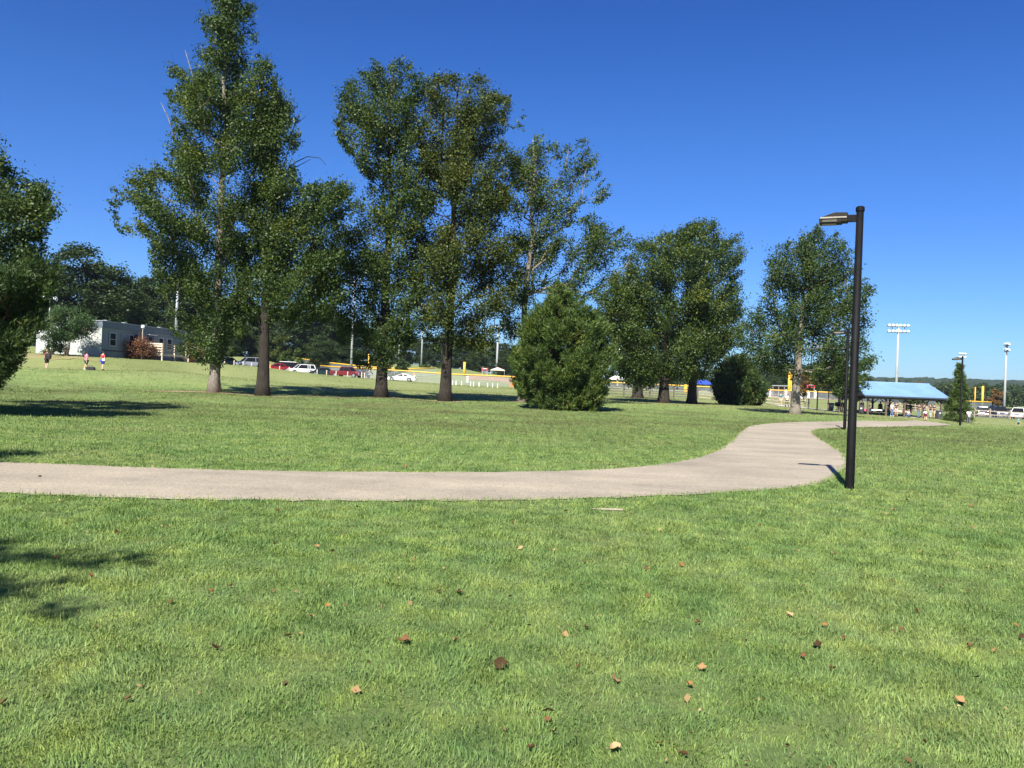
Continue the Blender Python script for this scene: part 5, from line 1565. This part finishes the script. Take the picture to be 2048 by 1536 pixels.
def person(loc, face, height, label, shirt='white_cloth', legs='jeans', hair='brownhair', skin='skin_l', longlegs=True, sleeves=.5, shoes='black_cloth', pose='stand', hat=None, group=None, longhair=False, seed=0, skirt=False, build=1.0):
    """face: heading, 0 = looking towards the viewer, 180 = away"""
    rr = random.Random(seed * 7 + 3)
    t = thing('person', loc, label, 'person', group, R(face))
    k = height / 1.75
    V = {}; Rd = {}
    lean = 0.0; drop = 0.0
    armL = armR = (.03, -.02); stride = .06; elbow = .15
    stepz = (0, 0)
    if pose == 'walk': stride = .24; elbow = .3
    if pose == 'lean': lean = .55
    if pose == 'bend': lean = 1.15
    if pose == 'sit': drop = .42
    if pose == 'crouch': drop = .55; lean = .35
    hipz = .93 - drop
    def torso(d, side=0.0):           # distance up the spine from the hips, forward is -y
        return Vector((side, -math.sin(lean) * d, hipz + math.cos(lean) * d))
    V['pelvis'] = Vector((0, 0, hipz)); Rd['pelvis'] = .125 * build
    V['waist'] = torso(.18); Rd['waist'] = .115 * build
    V['chest'] = torso(.38); Rd['chest'] = .135 * build
    V['collar'] = torso(.50); Rd['collar'] = .095
    V['neck'] = torso(.57); Rd['neck'] = .052
    V['jaw'] = torso(.65) + Vector((0, -.035, 0)); Rd['jaw'] = .066
    V['skull'] = torso(.735) + Vector((0, -.008, 0)); Rd['skull'] = .093
    V['crownhead'] = torso(.795); Rd['crownhead'] = .062
    V['nose'] = V['skull'] + Vector((0, -.115, -.035)); Rd['nose'] = .014
    E = [('pelvis', 'waist'), ('waist', 'chest'), ('chest', 'collar'), ('collar', 'neck'), ('neck', 'jaw'), ('jaw', 'skull'), ('skull', 'crownhead'), ('skull', 'nose')]
    for s, nm in ((1, 'l'), (-1, 'r')):
        fw = stride * s
        V['sh' + nm] = torso(.475, s * .17); Rd['sh' + nm] = .062 * build
        swing = -fw * .8
        ph = {'arms': True}
        if pose in ('bend',):
            V['el' + nm] = V['sh' + nm] + Vector((s * .05, -.10, -.26)); V['wr' + nm] = V['el' + nm] + Vector((0, -.06, -.24))
        elif pose == 'reach':
            V['el' + nm] = V['sh' + nm] + Vector((s * .08, -.12, -.22)); V['wr' + nm] = V['el' + nm] + Vector((-s * .04, -.24, .06))
        elif pose == 'hold':
            V['el' + nm] = V['sh' + nm] + Vector((s * .09, .02, -.26)); V['wr' + nm] = V['el' + nm] + Vector((-s * .14, -.20, .02))
        elif pose in ('sit', 'crouch'):
            V['el' + nm] = V['sh' + nm] + Vector((s * .07, -.06, -.25)); V['wr' + nm] = V['el' + nm] + Vector((-s * .06, -.22, -.04))
        else:
            V['el' + nm] = V['sh' + nm] + Vector((s * .075, swing * .5 + .03, -.28)); V['wr' + nm] = V['el' + nm] + Vector((s * .015, swing * .5 - elbow * .25, -.24))
        Rd['el' + nm] = .040; Rd['wr' + nm] = .027
        d = (V['wr' + nm] - V['el' + nm]).normalized()
        V['ha' + nm] = V['wr' + nm] + d * .075; Rd['ha' + nm] = .034
        E += [('collar', 'sh' + nm), ('sh' + nm, 'el' + nm), ('el' + nm, 'wr' + nm), ('wr' + nm, 'ha' + nm)]
        side = d.cross(Vector((s * 1.0, .2, 0))).normalized()
        for q, (o, ln) in enumerate(((-.028, .062), (-.010, .075), (.010, .072), (.028, .055))):
            fn = 'f%d%s' % (q, nm)
            V[fn] = V['ha' + nm] + side * o + d * (ln + .02); Rd[fn] = .009
            E.append(('ha' + nm, fn))
        V['th' + nm] = V['ha' + nm] - side * .050 + d * .02; Rd['th' + nm] = .010
        E.append(('ha' + nm, 'th' + nm))
        # legs
        V['hp' + nm] = Vector((s * .09, 0, hipz - .05)); Rd['hp' + nm] = .092 * build
        if pose in ('sit', 'crouch'):
            V['kn' + nm] = Vector((s * .13, -.40, hipz + (.02 if pose == 'sit' else .10)))
            V['an' + nm] = Vector((s * .12, -.36 if pose == 'sit' else -.15, .075))
        else:
            V['kn' + nm] = Vector((s * .10, -fw * .55 - .02, .50)); V['an' + nm] = Vector((s * .11, -fw + (.05 if fw < 0 else 0), .08 + (.05 if (pose == 'walk' and s < 0) else 0)))
        Rd['kn' + nm] = .060; Rd['an' + nm] = .040
        V['to' + nm] = V['an' + nm] + Vector((s * .015, -.15, -.042)); Rd['to' + nm] = .034
        E += [('pelvis', 'hp' + nm), ('hp' + nm, 'kn' + nm), ('kn' + nm, 'an' + nm), ('an' + nm, 'to' + nm)]
    # calf fullness
    for nm in 'lr':
        V['ca' + nm] = V['kn' + nm].lerp(V['an' + nm], .32) + Vector((0, .012, 0)); Rd['ca' + nm] = .056
        E.remove(('kn' + nm, 'an' + nm)); E += [('kn' + nm, 'ca' + nm), ('ca' + nm, 'an' + nm)]
    names = list(V)
    ix = {n: i for i, n in enumerate(names)}
    skin_obj('body', [V[n] * k for n in names], [(ix[a], ix[b]) for a, b in E], [Rd[n] * k for n in names], 0, M[skin], t)
    def cloth(name, keys, edges, grow, mk, root, scale=None):
        kk = list(keys); j = {n: i for i, n in enumerate(kk)}
        pos = dict(V)
        if scale: pos.update(scale)
        skin_obj(name, [pos[n] * k for n in kk], [(j[a], j[b]) for a, b in edges], [(Rd.get(n, .05) + grow) * k for n in kk], j[root], M[mk], t)
    # shirt
    ex = {}
    for nm in 'lr':
        ex['sv' + nm] = V['sh' + nm].lerp(V['el' + nm], min(1, sleeves * 1.3) if sleeves < .8 else 1.0); Rd['sv' + nm] = .046
    ed = [('pelvis', 'waist'), ('waist', 'chest'), ('chest', 'collar')]
    ks = ['pelvis', 'waist', 'chest', 'collar']
    for nm in 'lr':
        ks += ['sh' + nm, 'sv' + nm]; ed += [('collar', 'sh' + nm), ('sh' + nm, 'sv' + nm)]
        if sleeves >= .8:
            ks += ['wr' + nm]; ed += [('sv' + nm, 'wr' + nm)]
    cloth('shirt', ks, ed, .020, shirt, 'waist', ex)
    # trousers, shorts or skirt
    ks = ['pelvis']; ed = []
    ex = {}
    for nm in 'lr':
        if longlegs:
            ks += ['hp' + nm, 'kn' + nm, 'ca' + nm, 'an' + nm]; ed += [('pelvis', 'hp' + nm), ('hp' + nm, 'kn' + nm), ('kn' + nm, 'ca' + nm), ('ca' + nm, 'an' + nm)]
        else:
            ex['sk' + nm] = V['hp' + nm].lerp(V['kn' + nm], .86); Rd['sk' + nm] = .085
            ks += ['hp' + nm, 'sk' + nm]; ed += [('pelvis', 'hp' + nm), ('hp' + nm, 'sk' + nm)]
    cloth('skirt' if skirt else ('trousers' if longlegs else 'shorts'), ks, ed, .026 if not longlegs else .018, legs, 'pelvis', ex)
    # hair and hat
    mb = MB(); h = V['skull'] * k
    mb.ell(h + Vector((0, .016, .028)) * k, (.098 * k, .108 * k, .098 * k), 12, 8)
    if longhair: mb.ell(h + Vector((0, .075, -.14)) * k, (.095 * k, .06 * k, .20 * k), 10, 7)
    mb.build('hair', M[hair], t, smooth=True)
    if hat:
        mb = MB(); mb.ell(h + Vector((0, 0, .055)) * k, (.108 * k, .118 * k, .085 * k), 12, 7); mb.box(h + Vector((0, -.14, .045)) * k, (.15 * k, .14 * k, .018 * k))
        mb.build('cap', M[hat], t, smooth=True)
    mb = MB()
    for s in (-1, 1): mb.ell(h + Vector((s * .034, -.086, -.004)) * k, (.012 * k, .008 * k, .009 * k), 6, 4)
    mb.build('eyes', M['black_cloth'], t)
    mb = MB()
    for s in (-1, 1): mb.ell(h + Vector((s * .093, .005, -.02)) * k, (.012 * k, .026 * k, .034 * k), 6, 5)
    mb.ell(h + Vector((0, -.088, -.075)) * k, (.026 * k, .010 * k, .008 * k), 6, 4)
    mb.build('ears_and_mouth', M[skin], t)
    for nm in 'lr':
        a, b = V['an' + nm] * k, V['to' + nm] * k
        MB().ell((a + b) / 2 + Vector((0, 0, .0)), (.055 * k, .135 * k, .052 * k), 10, 6).build('shoe', M[shoes], t, smooth=True)
    return t

pg = 'people in the park'
person(D(93, 740, 75), 165, 1.72, 'person in a red top and black shorts with a large black bag on the back', 'red', 'black_cloth', 'blondhair', longlegs=False, pose='stand', seed=1, group=pg)
person(D(172, 742, 75), 150, 1.62, 'person in a pink shirt and green shorts stepping with one arm out', 'pink', 'dkgreen', 'blackhair', longlegs=False, pose='walk', seed=2, group=pg, hat='black_cloth', shoes='white_cloth')
person(D(205, 740, 76), 155, 1.68, 'person in a red shirt, bright blue shorts and black cap', 'red', 'royal', 'blackhair', longlegs=False, pose='hold', seed=3, group=pg, hat='black_cloth')
def bag(loc, size, mk, label, rz=0.0, strap=True):
    t = thing('sports_bag', loc, label, 'bag', rz=rz)
    a, b, h = size
    MB().loft([[(x, y * sc, z * sc2 + h * .5 * (1 - sc2)) for x, y, z in ((x0, -b/2, 0), (x0, -b/2*1.05, h*.6), (x0, -b/4, h), (x0, b/4, h), (x0, b/2*1.05, h*.6), (x0, b/2, 0))] for x0, sc, sc2 in ((-a/2, .6, .6), (-a/2+.08, 1, 1), (a/2-.08, 1, 1), (a/2, .6, .6))]).build('bag_body', M[mk], t, bevel=.03)
    if strap:
        MB().tube([(-a*.25, 0, h*.9), (-a*.15, 0, h*1.25), (a*.15, 0, h*1.25), (a*.25, 0, h*.9)], .02, 6).build('strap', M['darkplastic'], t)
bag(D(181, 744.5, 74), (.75, .36, .34), 'black_cloth', 'black sports bag lying on the grass at the feet of the pink shirted person', R(8))
p = D(98, 740, 75); bag(p + Vector((.02, -.26, .92)), (.52, .30, .52), 'black_cloth', 'large black bag with a pale mark worn by the red topped person', R(10))
mb = MB(); mb.ell((0, 0, 0), (.09, .015, .09), 10, 6); 
o = MB().box((0, 0, 0), (.28, .2, .24)).build('white_bundle', M['white_cloth'], bevel=.07); p = D(207, 740, 76); o.location = p + Vector((.10, -.22, .93)); tag(o, 'white bundle carried at the hip by the blue shorted person', 'bundle')
person(D(1560.5, 816, 112), -8, 1.78, 'walking man in a teal shirt and khaki shorts', 'teal', 'khaki', 'brownhair', longlegs=False, pose='walk', seed=4, group=pg, shoes='white_cloth', build=1.12)
person(D(1573.5, 817, 112.5), 6, 1.66, 'walking woman in a white top and black trousers', 'white_cloth', 'black_cloth', 'blackhair', pose='walk', seed=5, group=pg)
person(D(1937, 849.5, 96), 176, 1.76, 'man in a white t-shirt and dark trousers, back turned, by the third lamp post', 'white_cloth', 'grey_cloth', 'blackhair', 'skin_d', pose='stand', seed=6, group=pg, build=1.15, sleeves=.45)
person(D(2036.5, 856, 100), 40, 1.18, 'small child in a turquoise shirt running on the right lawn', 'aqua', 'dkgreen', 'brownhair', longlegs=False, pose='walk', seed=7, group=pg, shoes='white_cloth')
def SP(px, d): 
    x = wx(px, d); z = SHZ + .02 if (abs(x - 48.7) < 5 and abs(d - 111) < 4.8) else tz(x, d)
    return Vector((x, d, z))
sg = 'people around the shelter'
person(SP(1784, 105.6), 20, 1.66, 'person in a pale top and light jeans at the front of the shelter', 'paleblue', 'jeans', 'blondhair', seed=8, group=sg, pose='stand', shoes='white_cloth')
person(SP(1792.5, 105.4), -15, 1.80, 'tall person in a black top and pale pink skirt at the front of the shelter', 'black_cloth', 'palepink', 'blackhair', longlegs=False, seed=9, group=sg, pose='hold', skirt=True)
person(SP(1815.5, 104.8), 30, 1.45, 'child in a white shirt crouching by the middle shelter post', 'white_cloth', 'jeans', 'blondhair', seed=10, group=sg, pose='crouch')
person(SP(1820, 108.5), 10, 1.80, 'dark clothed figure standing in the shade right of the middle shelter post', 'black_cloth', 'black_cloth', 'blackhair', 'skin_d', seed=11, group=sg, sleeves=1)
person(SP(1810, 109.5), -20, 1.70, 'dark figure with a white patterned top in the shade behind the middle post', 'maroon', 'black_cloth', 'blackhair', 'skin_d', seed=12, group=sg, pose='hold')
person(SP(1837.5, 105.5), 70, 1.72, 'person in a dark red top and blue jeans left of the fourth shelter post', 'maroon', 'jeans', 'blackhair', seed=13, group=sg, pose='hold')
person(SP(1848.5, 106.2), 100, 1.74, 'person in a navy sleeveless top beside the fourth shelter post', 'navy', 'navy', 'blackhair', seed=14, group=sg, pose='reach', sleeves=.2)
person(D(1851, 841.5, 96), 165, 1.45, 'child in a white shirt and dark red shorts bending over on the path', 'white_cloth', 'maroon', 'blondhair', longlegs=False, seed=15, group=sg, pose='bend')
person(SP(1861, 105.8), -60, 1.78, 'long haired person in a black top and pale grey trousers', 'black_cloth', 'palegrey', 'blackhair', seed=16, group=sg, pose='reach', longhair=True)
person(SP(1868.5, 105.4), -80, 1.74, 'person in a navy shirt and khaki shorts near the right shelter post', 'navy', 'khaki', 'brownhair', longlegs=False, seed=17, group=sg, pose='reach')
person(SP(1739, 106.4), 180, 1.70, 'person seated at the left picnic table in a dark shirt', 'navy', 'black_cloth', 'blackhair', 'skin_d', seed=18, group=sg, pose='sit', sleeves=1)
person(SP(1760.5, 109), 10, 1.78, 'dark figure standing in the shade between the first two shelter posts', 'black_cloth', 'black_cloth', 'blackhair', 'skin_d', seed=19, group=sg, sleeves=1, build=1.25)
person(SP(1724, 106.6), 20, 1.75, 'dark figure standing at the left front post of the shelter', 'black_cloth', 'black_cloth', 'blackhair', 'skin_d', seed=20, group=sg, sleeves=1)
person(SP(1773, 109.6), 0, 1.70, 'person in a purple top standing deep in the shelter behind the second post', 'purple', 'black_cloth', 'blackhair', 'skin_d', seed=21, group=sg)
bg_ = 'ball players in white'
for px, d, lab, pose in [(1540, 172, 'ball player in white at the yellow fence by the left of the dugout', 'stand'), (1571.5, 173, 'ball player in white in front of the thick yellow foul pole', 'walk'),
                         (1585.5, 172, 'ball player in white just left of the pale grey trunk', 'hold'), (1602.5, 166, 'ball player in white just right of the pale grey trunk', 'walk'),
                         (1617, 173, 'ball player in white below the red scoreboard, left', 'stand'), (1630.5, 172, 'ball player in white below the red scoreboard, right', 'stand'), (933.5, 160, 'ball player in white beyond the fence right of the olive tree', 'hold')]:
    g = D(px, 797, d)
    person(g, random.uniform(-60, 60), 1.72, lab, 'white_cloth', 'white_cloth', 'blackhair', seed=int(px), group=bg_, pose=pose, hat='white_cloth')
person(D(828, 757, 160), 20, 1.72, 'person in pale clothes behind the tail of the white coupe', 'orange_cloth', 'white_cloth', 'brownhair', seed=31, group='ball players in white', pose='walk', sleeves=.5)

# ------------------------------------------------------------------ fallen leaves
LEAFC = {'tan': (.31, .19, .085), 'pale': (.40, .28, .145), 'orange': (.28, .13, .045), 'brown': (.13, .07, .035), 'dark': (.060, .036, .018), 'red': (.165, .080, .038), 'yellow': (.36, .27, .07)}
LM = {}
for k, c in LEAFC.items():
    LM[k] = mat('dry_leaf_' + k, c, .9, 0, .35, 30, .4, 90, spec=.08)
def leaf_mesh(kind, seed):
    rr = random.Random(seed)
    lob = rr.choice((3, 5, 5))
    curl = rr.uniform(.4, 1.5); fold = rr.uniform(.2, .8)
    n = lob * 4
    rings = 4
    vs = [(0, 0, 0)]; fs = []
    for j in range(1, rings + 1):
        for k in range(n):
            a = 2 * PI * k / n
            lobe = .74 + .26 * abs(math.cos(a * lob / 2 + .3)) ** 1.6
            lobe *= 1.0 - .25 * (math.cos(a) < -.6)
            r = j / rings * lobe * (1 + rr.uniform(-.06, .06))
            x, y = r * math.cos(a) * 1.15, r * math.sin(a) * .85
            z = curl * .55 * (x * x * .6 + y * y * 1.2) * (1 + .5 * math.sin(3 * a + seed)) + fold * .40 * abs(y) + rr.uniform(-.07, .07)
            vs.append((x, y, z))
    fs = [(0, 1 + k, 1 + (k+1) % n) for k in range(n)]
    for j in range(rings - 1):
        b = 1 + j * n
        for k in range(n): fs.append((b+k, b+n+k, b+n+(k+1) % n, b+(k+1) % n))
    mb = MB().add(vs, fs)
    mb.tube([(-.5, 0, .02), (-.95, .05, .10), (-1.45, .12, .28)], [.035, .03, .045], 5)
    return mb
LV = [  # px, py, width px, colour, label
 (110,1123,15,'orange','orange leaf with a curl in the shade fingers at the left edge'), (135,1053,10,'brown','brown leaf above the shade fingers, left'), (233,1070,12,'dark','dark leaf at the tip of the upper shade finger'),
 (118,1006,11,'pale','pale scrap of leaf near the path edge at the far left'), (182,1160,16,'brown','dull brown leaf inside the lower shade finger'), (342,1209,16,'brown','brown leaf with a pale edge below the shade fingers'),
 (424,1190,12,'orange','small orange leaf right of the shade fingers'), (460,1178,9,'tan','tiny tan leaf up and right of the small orange one'), (621,1240,12,'tan','tan leaf halfway down the left lawn'),
 (633,1098,13,'tan','tan leaf paired with a dark one on the upper left lawn'), (665,1109,12,'dark','dark leaf paired with a tan one on the upper left lawn'), (808,1290,26,'red','large red brown crumpled leaf left of the middle'),
 (912,1287,15,'tan','tan leaf lying flat right of the large red brown one'), (878,1188,11,'red','red brown leaf left of a darker crumpled one, mid lawn'), (920,1192,18,'dark','dark crumpled leaf beside a red brown one, mid lawn'),
 (1021,1199,11,'brown','brown leaf on the middle of the lawn right of the dark crumpled one'), (431,1305,22,'dark','long dark leaf on the lower left lawn'), (655,1218,11,'orange','orange leaf on the lawn above the tan one at left'),
 (598,1277,11,'tan','tan leaf near the middle left lawn, one of two close together'), (577,1279,11,'brown','brown leaf near the middle left lawn, one of two close together'), (10,1413,24,'brown','big brown leaf cut by the left edge near the bottom'),
 (255,1408,15,'brown','brown leaf low on the left lawn'), (1000,1340,34,'dark','biggest dark curled leaf with a raised stalk, centre of the lower lawn'), (1130,1277,17,'tan','golden tan leaf above the big pale one'),
 (1229,1370,24,'tan','big tan leaf lying tilted on the lower middle lawn'), (1294,1198,13,'red','dull red leaf in the middle distance of the lawn'), (1362,1135,16,'orange','faint orange leaf on the upper middle lawn'),
 (1292,1144,12,'brown','brown leaf left of the faint orange one'), (1431,1074,12,'pale','pale star shaped leaf on the upper right lawn'), (1395,1252,12,'brown','brown and tan leaf between the big tan and the pale square one'),
 (1403,1345,20,'tan','tan and brown folded leaf right of the big tilted one'), (1379,1378,10,'orange','little orange leaf below the folded tan one'), (1579,1236,19,'pale','palest leaf, squarish, on the right half of the lawn'),
 (1634,1297,22,'dark','dark crumpled leaf right of the middle'), (1606,1320,15,'red','bright red leaf below the dark crumpled one'), (1519,1055,11,'brown','brown leaf on the lawn left of the nearest lamp post'),
 (1918,1411,26,'tan','long tan leaf on edge near the lower right corner'), (1954,1363,16,'dark','dark folded leaf above the long tan one at right'), (1988,1309,17,'tan','flat tan leaf near the right edge'),
 (1938,1300,16,'brown','brown leaf beside the flat tan one near the right edge'), (2032,1257,13,'orange','orange leaf at the right edge'), (2040,1282,16,'dark','dark leaf just below the orange one at the right edge'),
 (1835,1229,10,'red','small red leaf on the right lawn'), (1878,1180,11,'orange','orange leaf high on the right lawn'), (1649,1256,10,'orange','small orange leaf right of the palest one'), (1227,1508,28,'pale','largest pale leaf, standing at the bottom edge of the lawn'),
 (1321,1497,14,'yellow','yellow leaf right of the largest pale one at the bottom'), (1366,1520,17,'brown','brown leaf at the bottom edge right of the yellow one'), (1108,1475,17,'red','dark red leaf left of the largest pale one'),
 (1095,1450,15,'red','dull red leaf just above the dark red one near the bottom'), (1064,1507,12,'brown','brown speck of leaf near the bottom edge'), (811,936,10,'orange','orange leaf on the grass just past the path'),
 (715,1018,9,'brown','brown leaf on the near edge of the path'), (1132,1026,10,'red','red leaf near the sandy scrape'), (555,1026,10,'brown','brown leaf close under the path at left'), (1172,1262,13,'brown','brown leaf between the golden tan and the dull red ones'),
 (1665,1345,9,'brown','brown scrap on the lower right lawn'), (1785,1023,10,'tan','tan leaf right of the lamp post foot'), (283,1385,9,'pale','pale scrap on the lower left lawn')]
for i, (px, py, w, ck, lab) in enumerate(LV):
    g = G(px, py)
    d = g.y
    s = w / FPX * d / 2.0 * .95
    s = max(s, .022)
    o = leaf_mesh(ck, 100 + i).build('fallen_leaf', LM[ck], smooth=True)
    rr = random.Random(i)
    up = .022 + .14 * s
    o.location = (g.x, g.y, g.z + up)
    o.scale = (s, s, s)
    o.rotation_euler = (rr.uniform(.1, .7), rr.uniform(-.4, .4), rr.uniform(0, 6.28))
    tag(o, lab, 'leaf', 'dry leaves on the lawn')

def litter():
    """small scraps of dead leaf and thatch worked into the turf"""
    rng = np.random.default_rng(77)
    n = 1700
    y = np.sqrt(rng.uniform(3.2**2, 17**2, n)); x = rng.uniform(-.68, .68, n) * y
    k = ~in_poly(np.stack([x, y], 1), PATH_POLY) | (rng.random(n) < .10)
    x, y = x[k], y[k]; n = len(x)
    z = tz_np(x, y) + rng.uniform(.008, .032, n)
    s = rng.gamma(3, .0029, n) * (1 + y * .03)
    a = rng.normal(0, 1, (n, 3)); a[:, 2] *= .4; a /= np.linalg.norm(a, axis=1, keepdims=True)
    b = np.cross(a, rng.normal(0, 1, (n, 3)) * .5 + np.array([0, 0, 1.])); b /= np.linalg.norm(b, axis=1, keepdims=True)
    c = np.stack([x, y, z], 1); L = a * s[:, None]; Wd = b * (s * rng.uniform(.3, .9, n))[:, None]
    q = np.empty((n, 4, 3), np.float32)
    q[:, 0] = c - L; q[:, 1] = c + Wd; q[:, 2] = c + L; q[:, 3] = c - Wd + np.stack([0*s, 0*s, s*.4], 1)
    m, nt, out = new_mat('leaf_scraps')
    at = N(nt, 'ShaderNodeAttribute', attribute_name='rnd')
    cc = ramp(nt, at.outputs['Fac'], [(0, (.05, .03, .015)), (.4, (.14, .08, .04)), (.7, (.25, .16, .08)), (1, (.36, .28, .15))])
    d = nt.nodes.new('ShaderNodeBsdfDiffuse'); nt.links.new(cc, d.inputs['Color']); nt.links.new(d.outputs[0], out.inputs['Surface'])
    o = bpy.data.objects.new('leaf_litter', crown_mesh('leaf_litter', q.reshape(-1, 3), np.repeat(rng.random(n), 4), m)); reg(o)
    tag(o, 'fine brown scraps of dead leaf worked into the near lawn', 'leaf litter', kind='stuff')
litter()
SKY = (1.0, .3, 3.0, 1.15, .085, .5)
SKYTINT = [(0.0, (.33, .485, .735)), (.05, (.31, .475, .735)), (.17, (.27, .43, .75)), (.27, (.24, .415, .71)), (.40, (.178, .343, .66))]
EXPO = 1.21
# ------------------------------------------------------------------ light, sky, air
SUN_EL = R(44); SUN_AZ = math.atan2(-.28, -.96)      # behind the viewer, a little to the left
sd = Vector((math.sin(SUN_AZ) * math.cos(SUN_EL), math.cos(SUN_AZ) * math.cos(SUN_EL), math.sin(SUN_EL)))
L = bpy.data.lights.new('sun', 'SUN'); L.energy = 5.0; L.angle = R(.53); L.color = (1.0, .945, .85)
so = bpy.data.objects.new('sun', L); COL.objects.link(so)
so.rotation_euler = sd.to_track_quat('Z', 'Y').to_euler()
so.location = sd * 200
W = bpy.data.worlds.new('World'); SC.world = W; W.use_nodes = True
nt = W.node_tree; nt.nodes.clear()
sky = nt.nodes.new('ShaderNodeTexSky'); sky.sky_type = 'NISHITA'; sky.sun_disc = False
sky.sun_elevation = SUN_EL; sky.sun_rotation = SUN_AZ
sky.altitude = 100; sky.air_density = SKY[0]; sky.dust_density = SKY[1]; sky.ozone_density = SKY[2]
hs = nt.nodes.new('ShaderNodeHueSaturation'); hs.inputs['Saturation'].default_value = SKY[3]; hs.inputs['Hue'].default_value = SKY[5]
bg = nt.nodes.new('ShaderNodeBackground'); bg.inputs['Strength'].default_value = SKY[4]
wo = nt.nodes.new('ShaderNodeOutputWorld')
tc = nt.nodes.new('ShaderNodeTexCoord'); sx = nt.nodes.new('ShaderNodeSeparateXYZ'); nt.links.new(tc.outputs['Generated'], sx.inputs[0])
clear = ramp(nt, sx.outputs['Z'], SKYTINT)          # a very clear, dry sky: less white near the horizon than the stock model
nt.links.new(sky.outputs[0], hs.inputs['Color'])
nt.links.new(mixc(nt, 1.0, hs.outputs[0], clear, 'MULTIPLY'), bg.inputs['Color']); nt.links.new(bg.outputs[0], wo.inputs['Surface'])
vs_ = SC.view_settings
SC.display_settings.display_device = 'sRGB'
vs_.view_transform = 'Standard'; vs_.look = 'None'; vs_.gamma = 1.0; vs_.use_curve_mapping = False
vs_.exposure = EXPO
SC.render.engine = 'CYCLES'
SC.cycles.max_bounces = 8; SC.cycles.diffuse_bounces = 3; SC.cycles.glossy_bounces = 3; SC.cycles.transmission_bounces = 4; SC.cycles.transparent_max_bounces = 12
SC.cycles.volume_bounces = 0
SC.cycles.sample_clamp_indirect = 6.0
def haze():
    lo, hi = -14.0, 62.0
    x, y0, y1 = 2600.0, -60.0, 2400.0
    o = MB().box((0, (y0 + y1) / 2, (lo + hi) / 2), (2 * x, y1 - y0, hi - lo)).build('haze', None)
    m, nt, out = new_mat('summer_haze')
    v = nt.nodes.new('ShaderNodeVolumePrincipled')
    v.inputs['Color'].default_value = (.72, .84, 1.0, 1); v.inputs['Density'].default_value = .00011; v.inputs['Anisotropy'].default_value = .2
    nt.links.new(v.outputs[0], out.inputs['Volume'])
    o.data.materials.append(m)
    tag(o, kind='stuff')
haze()
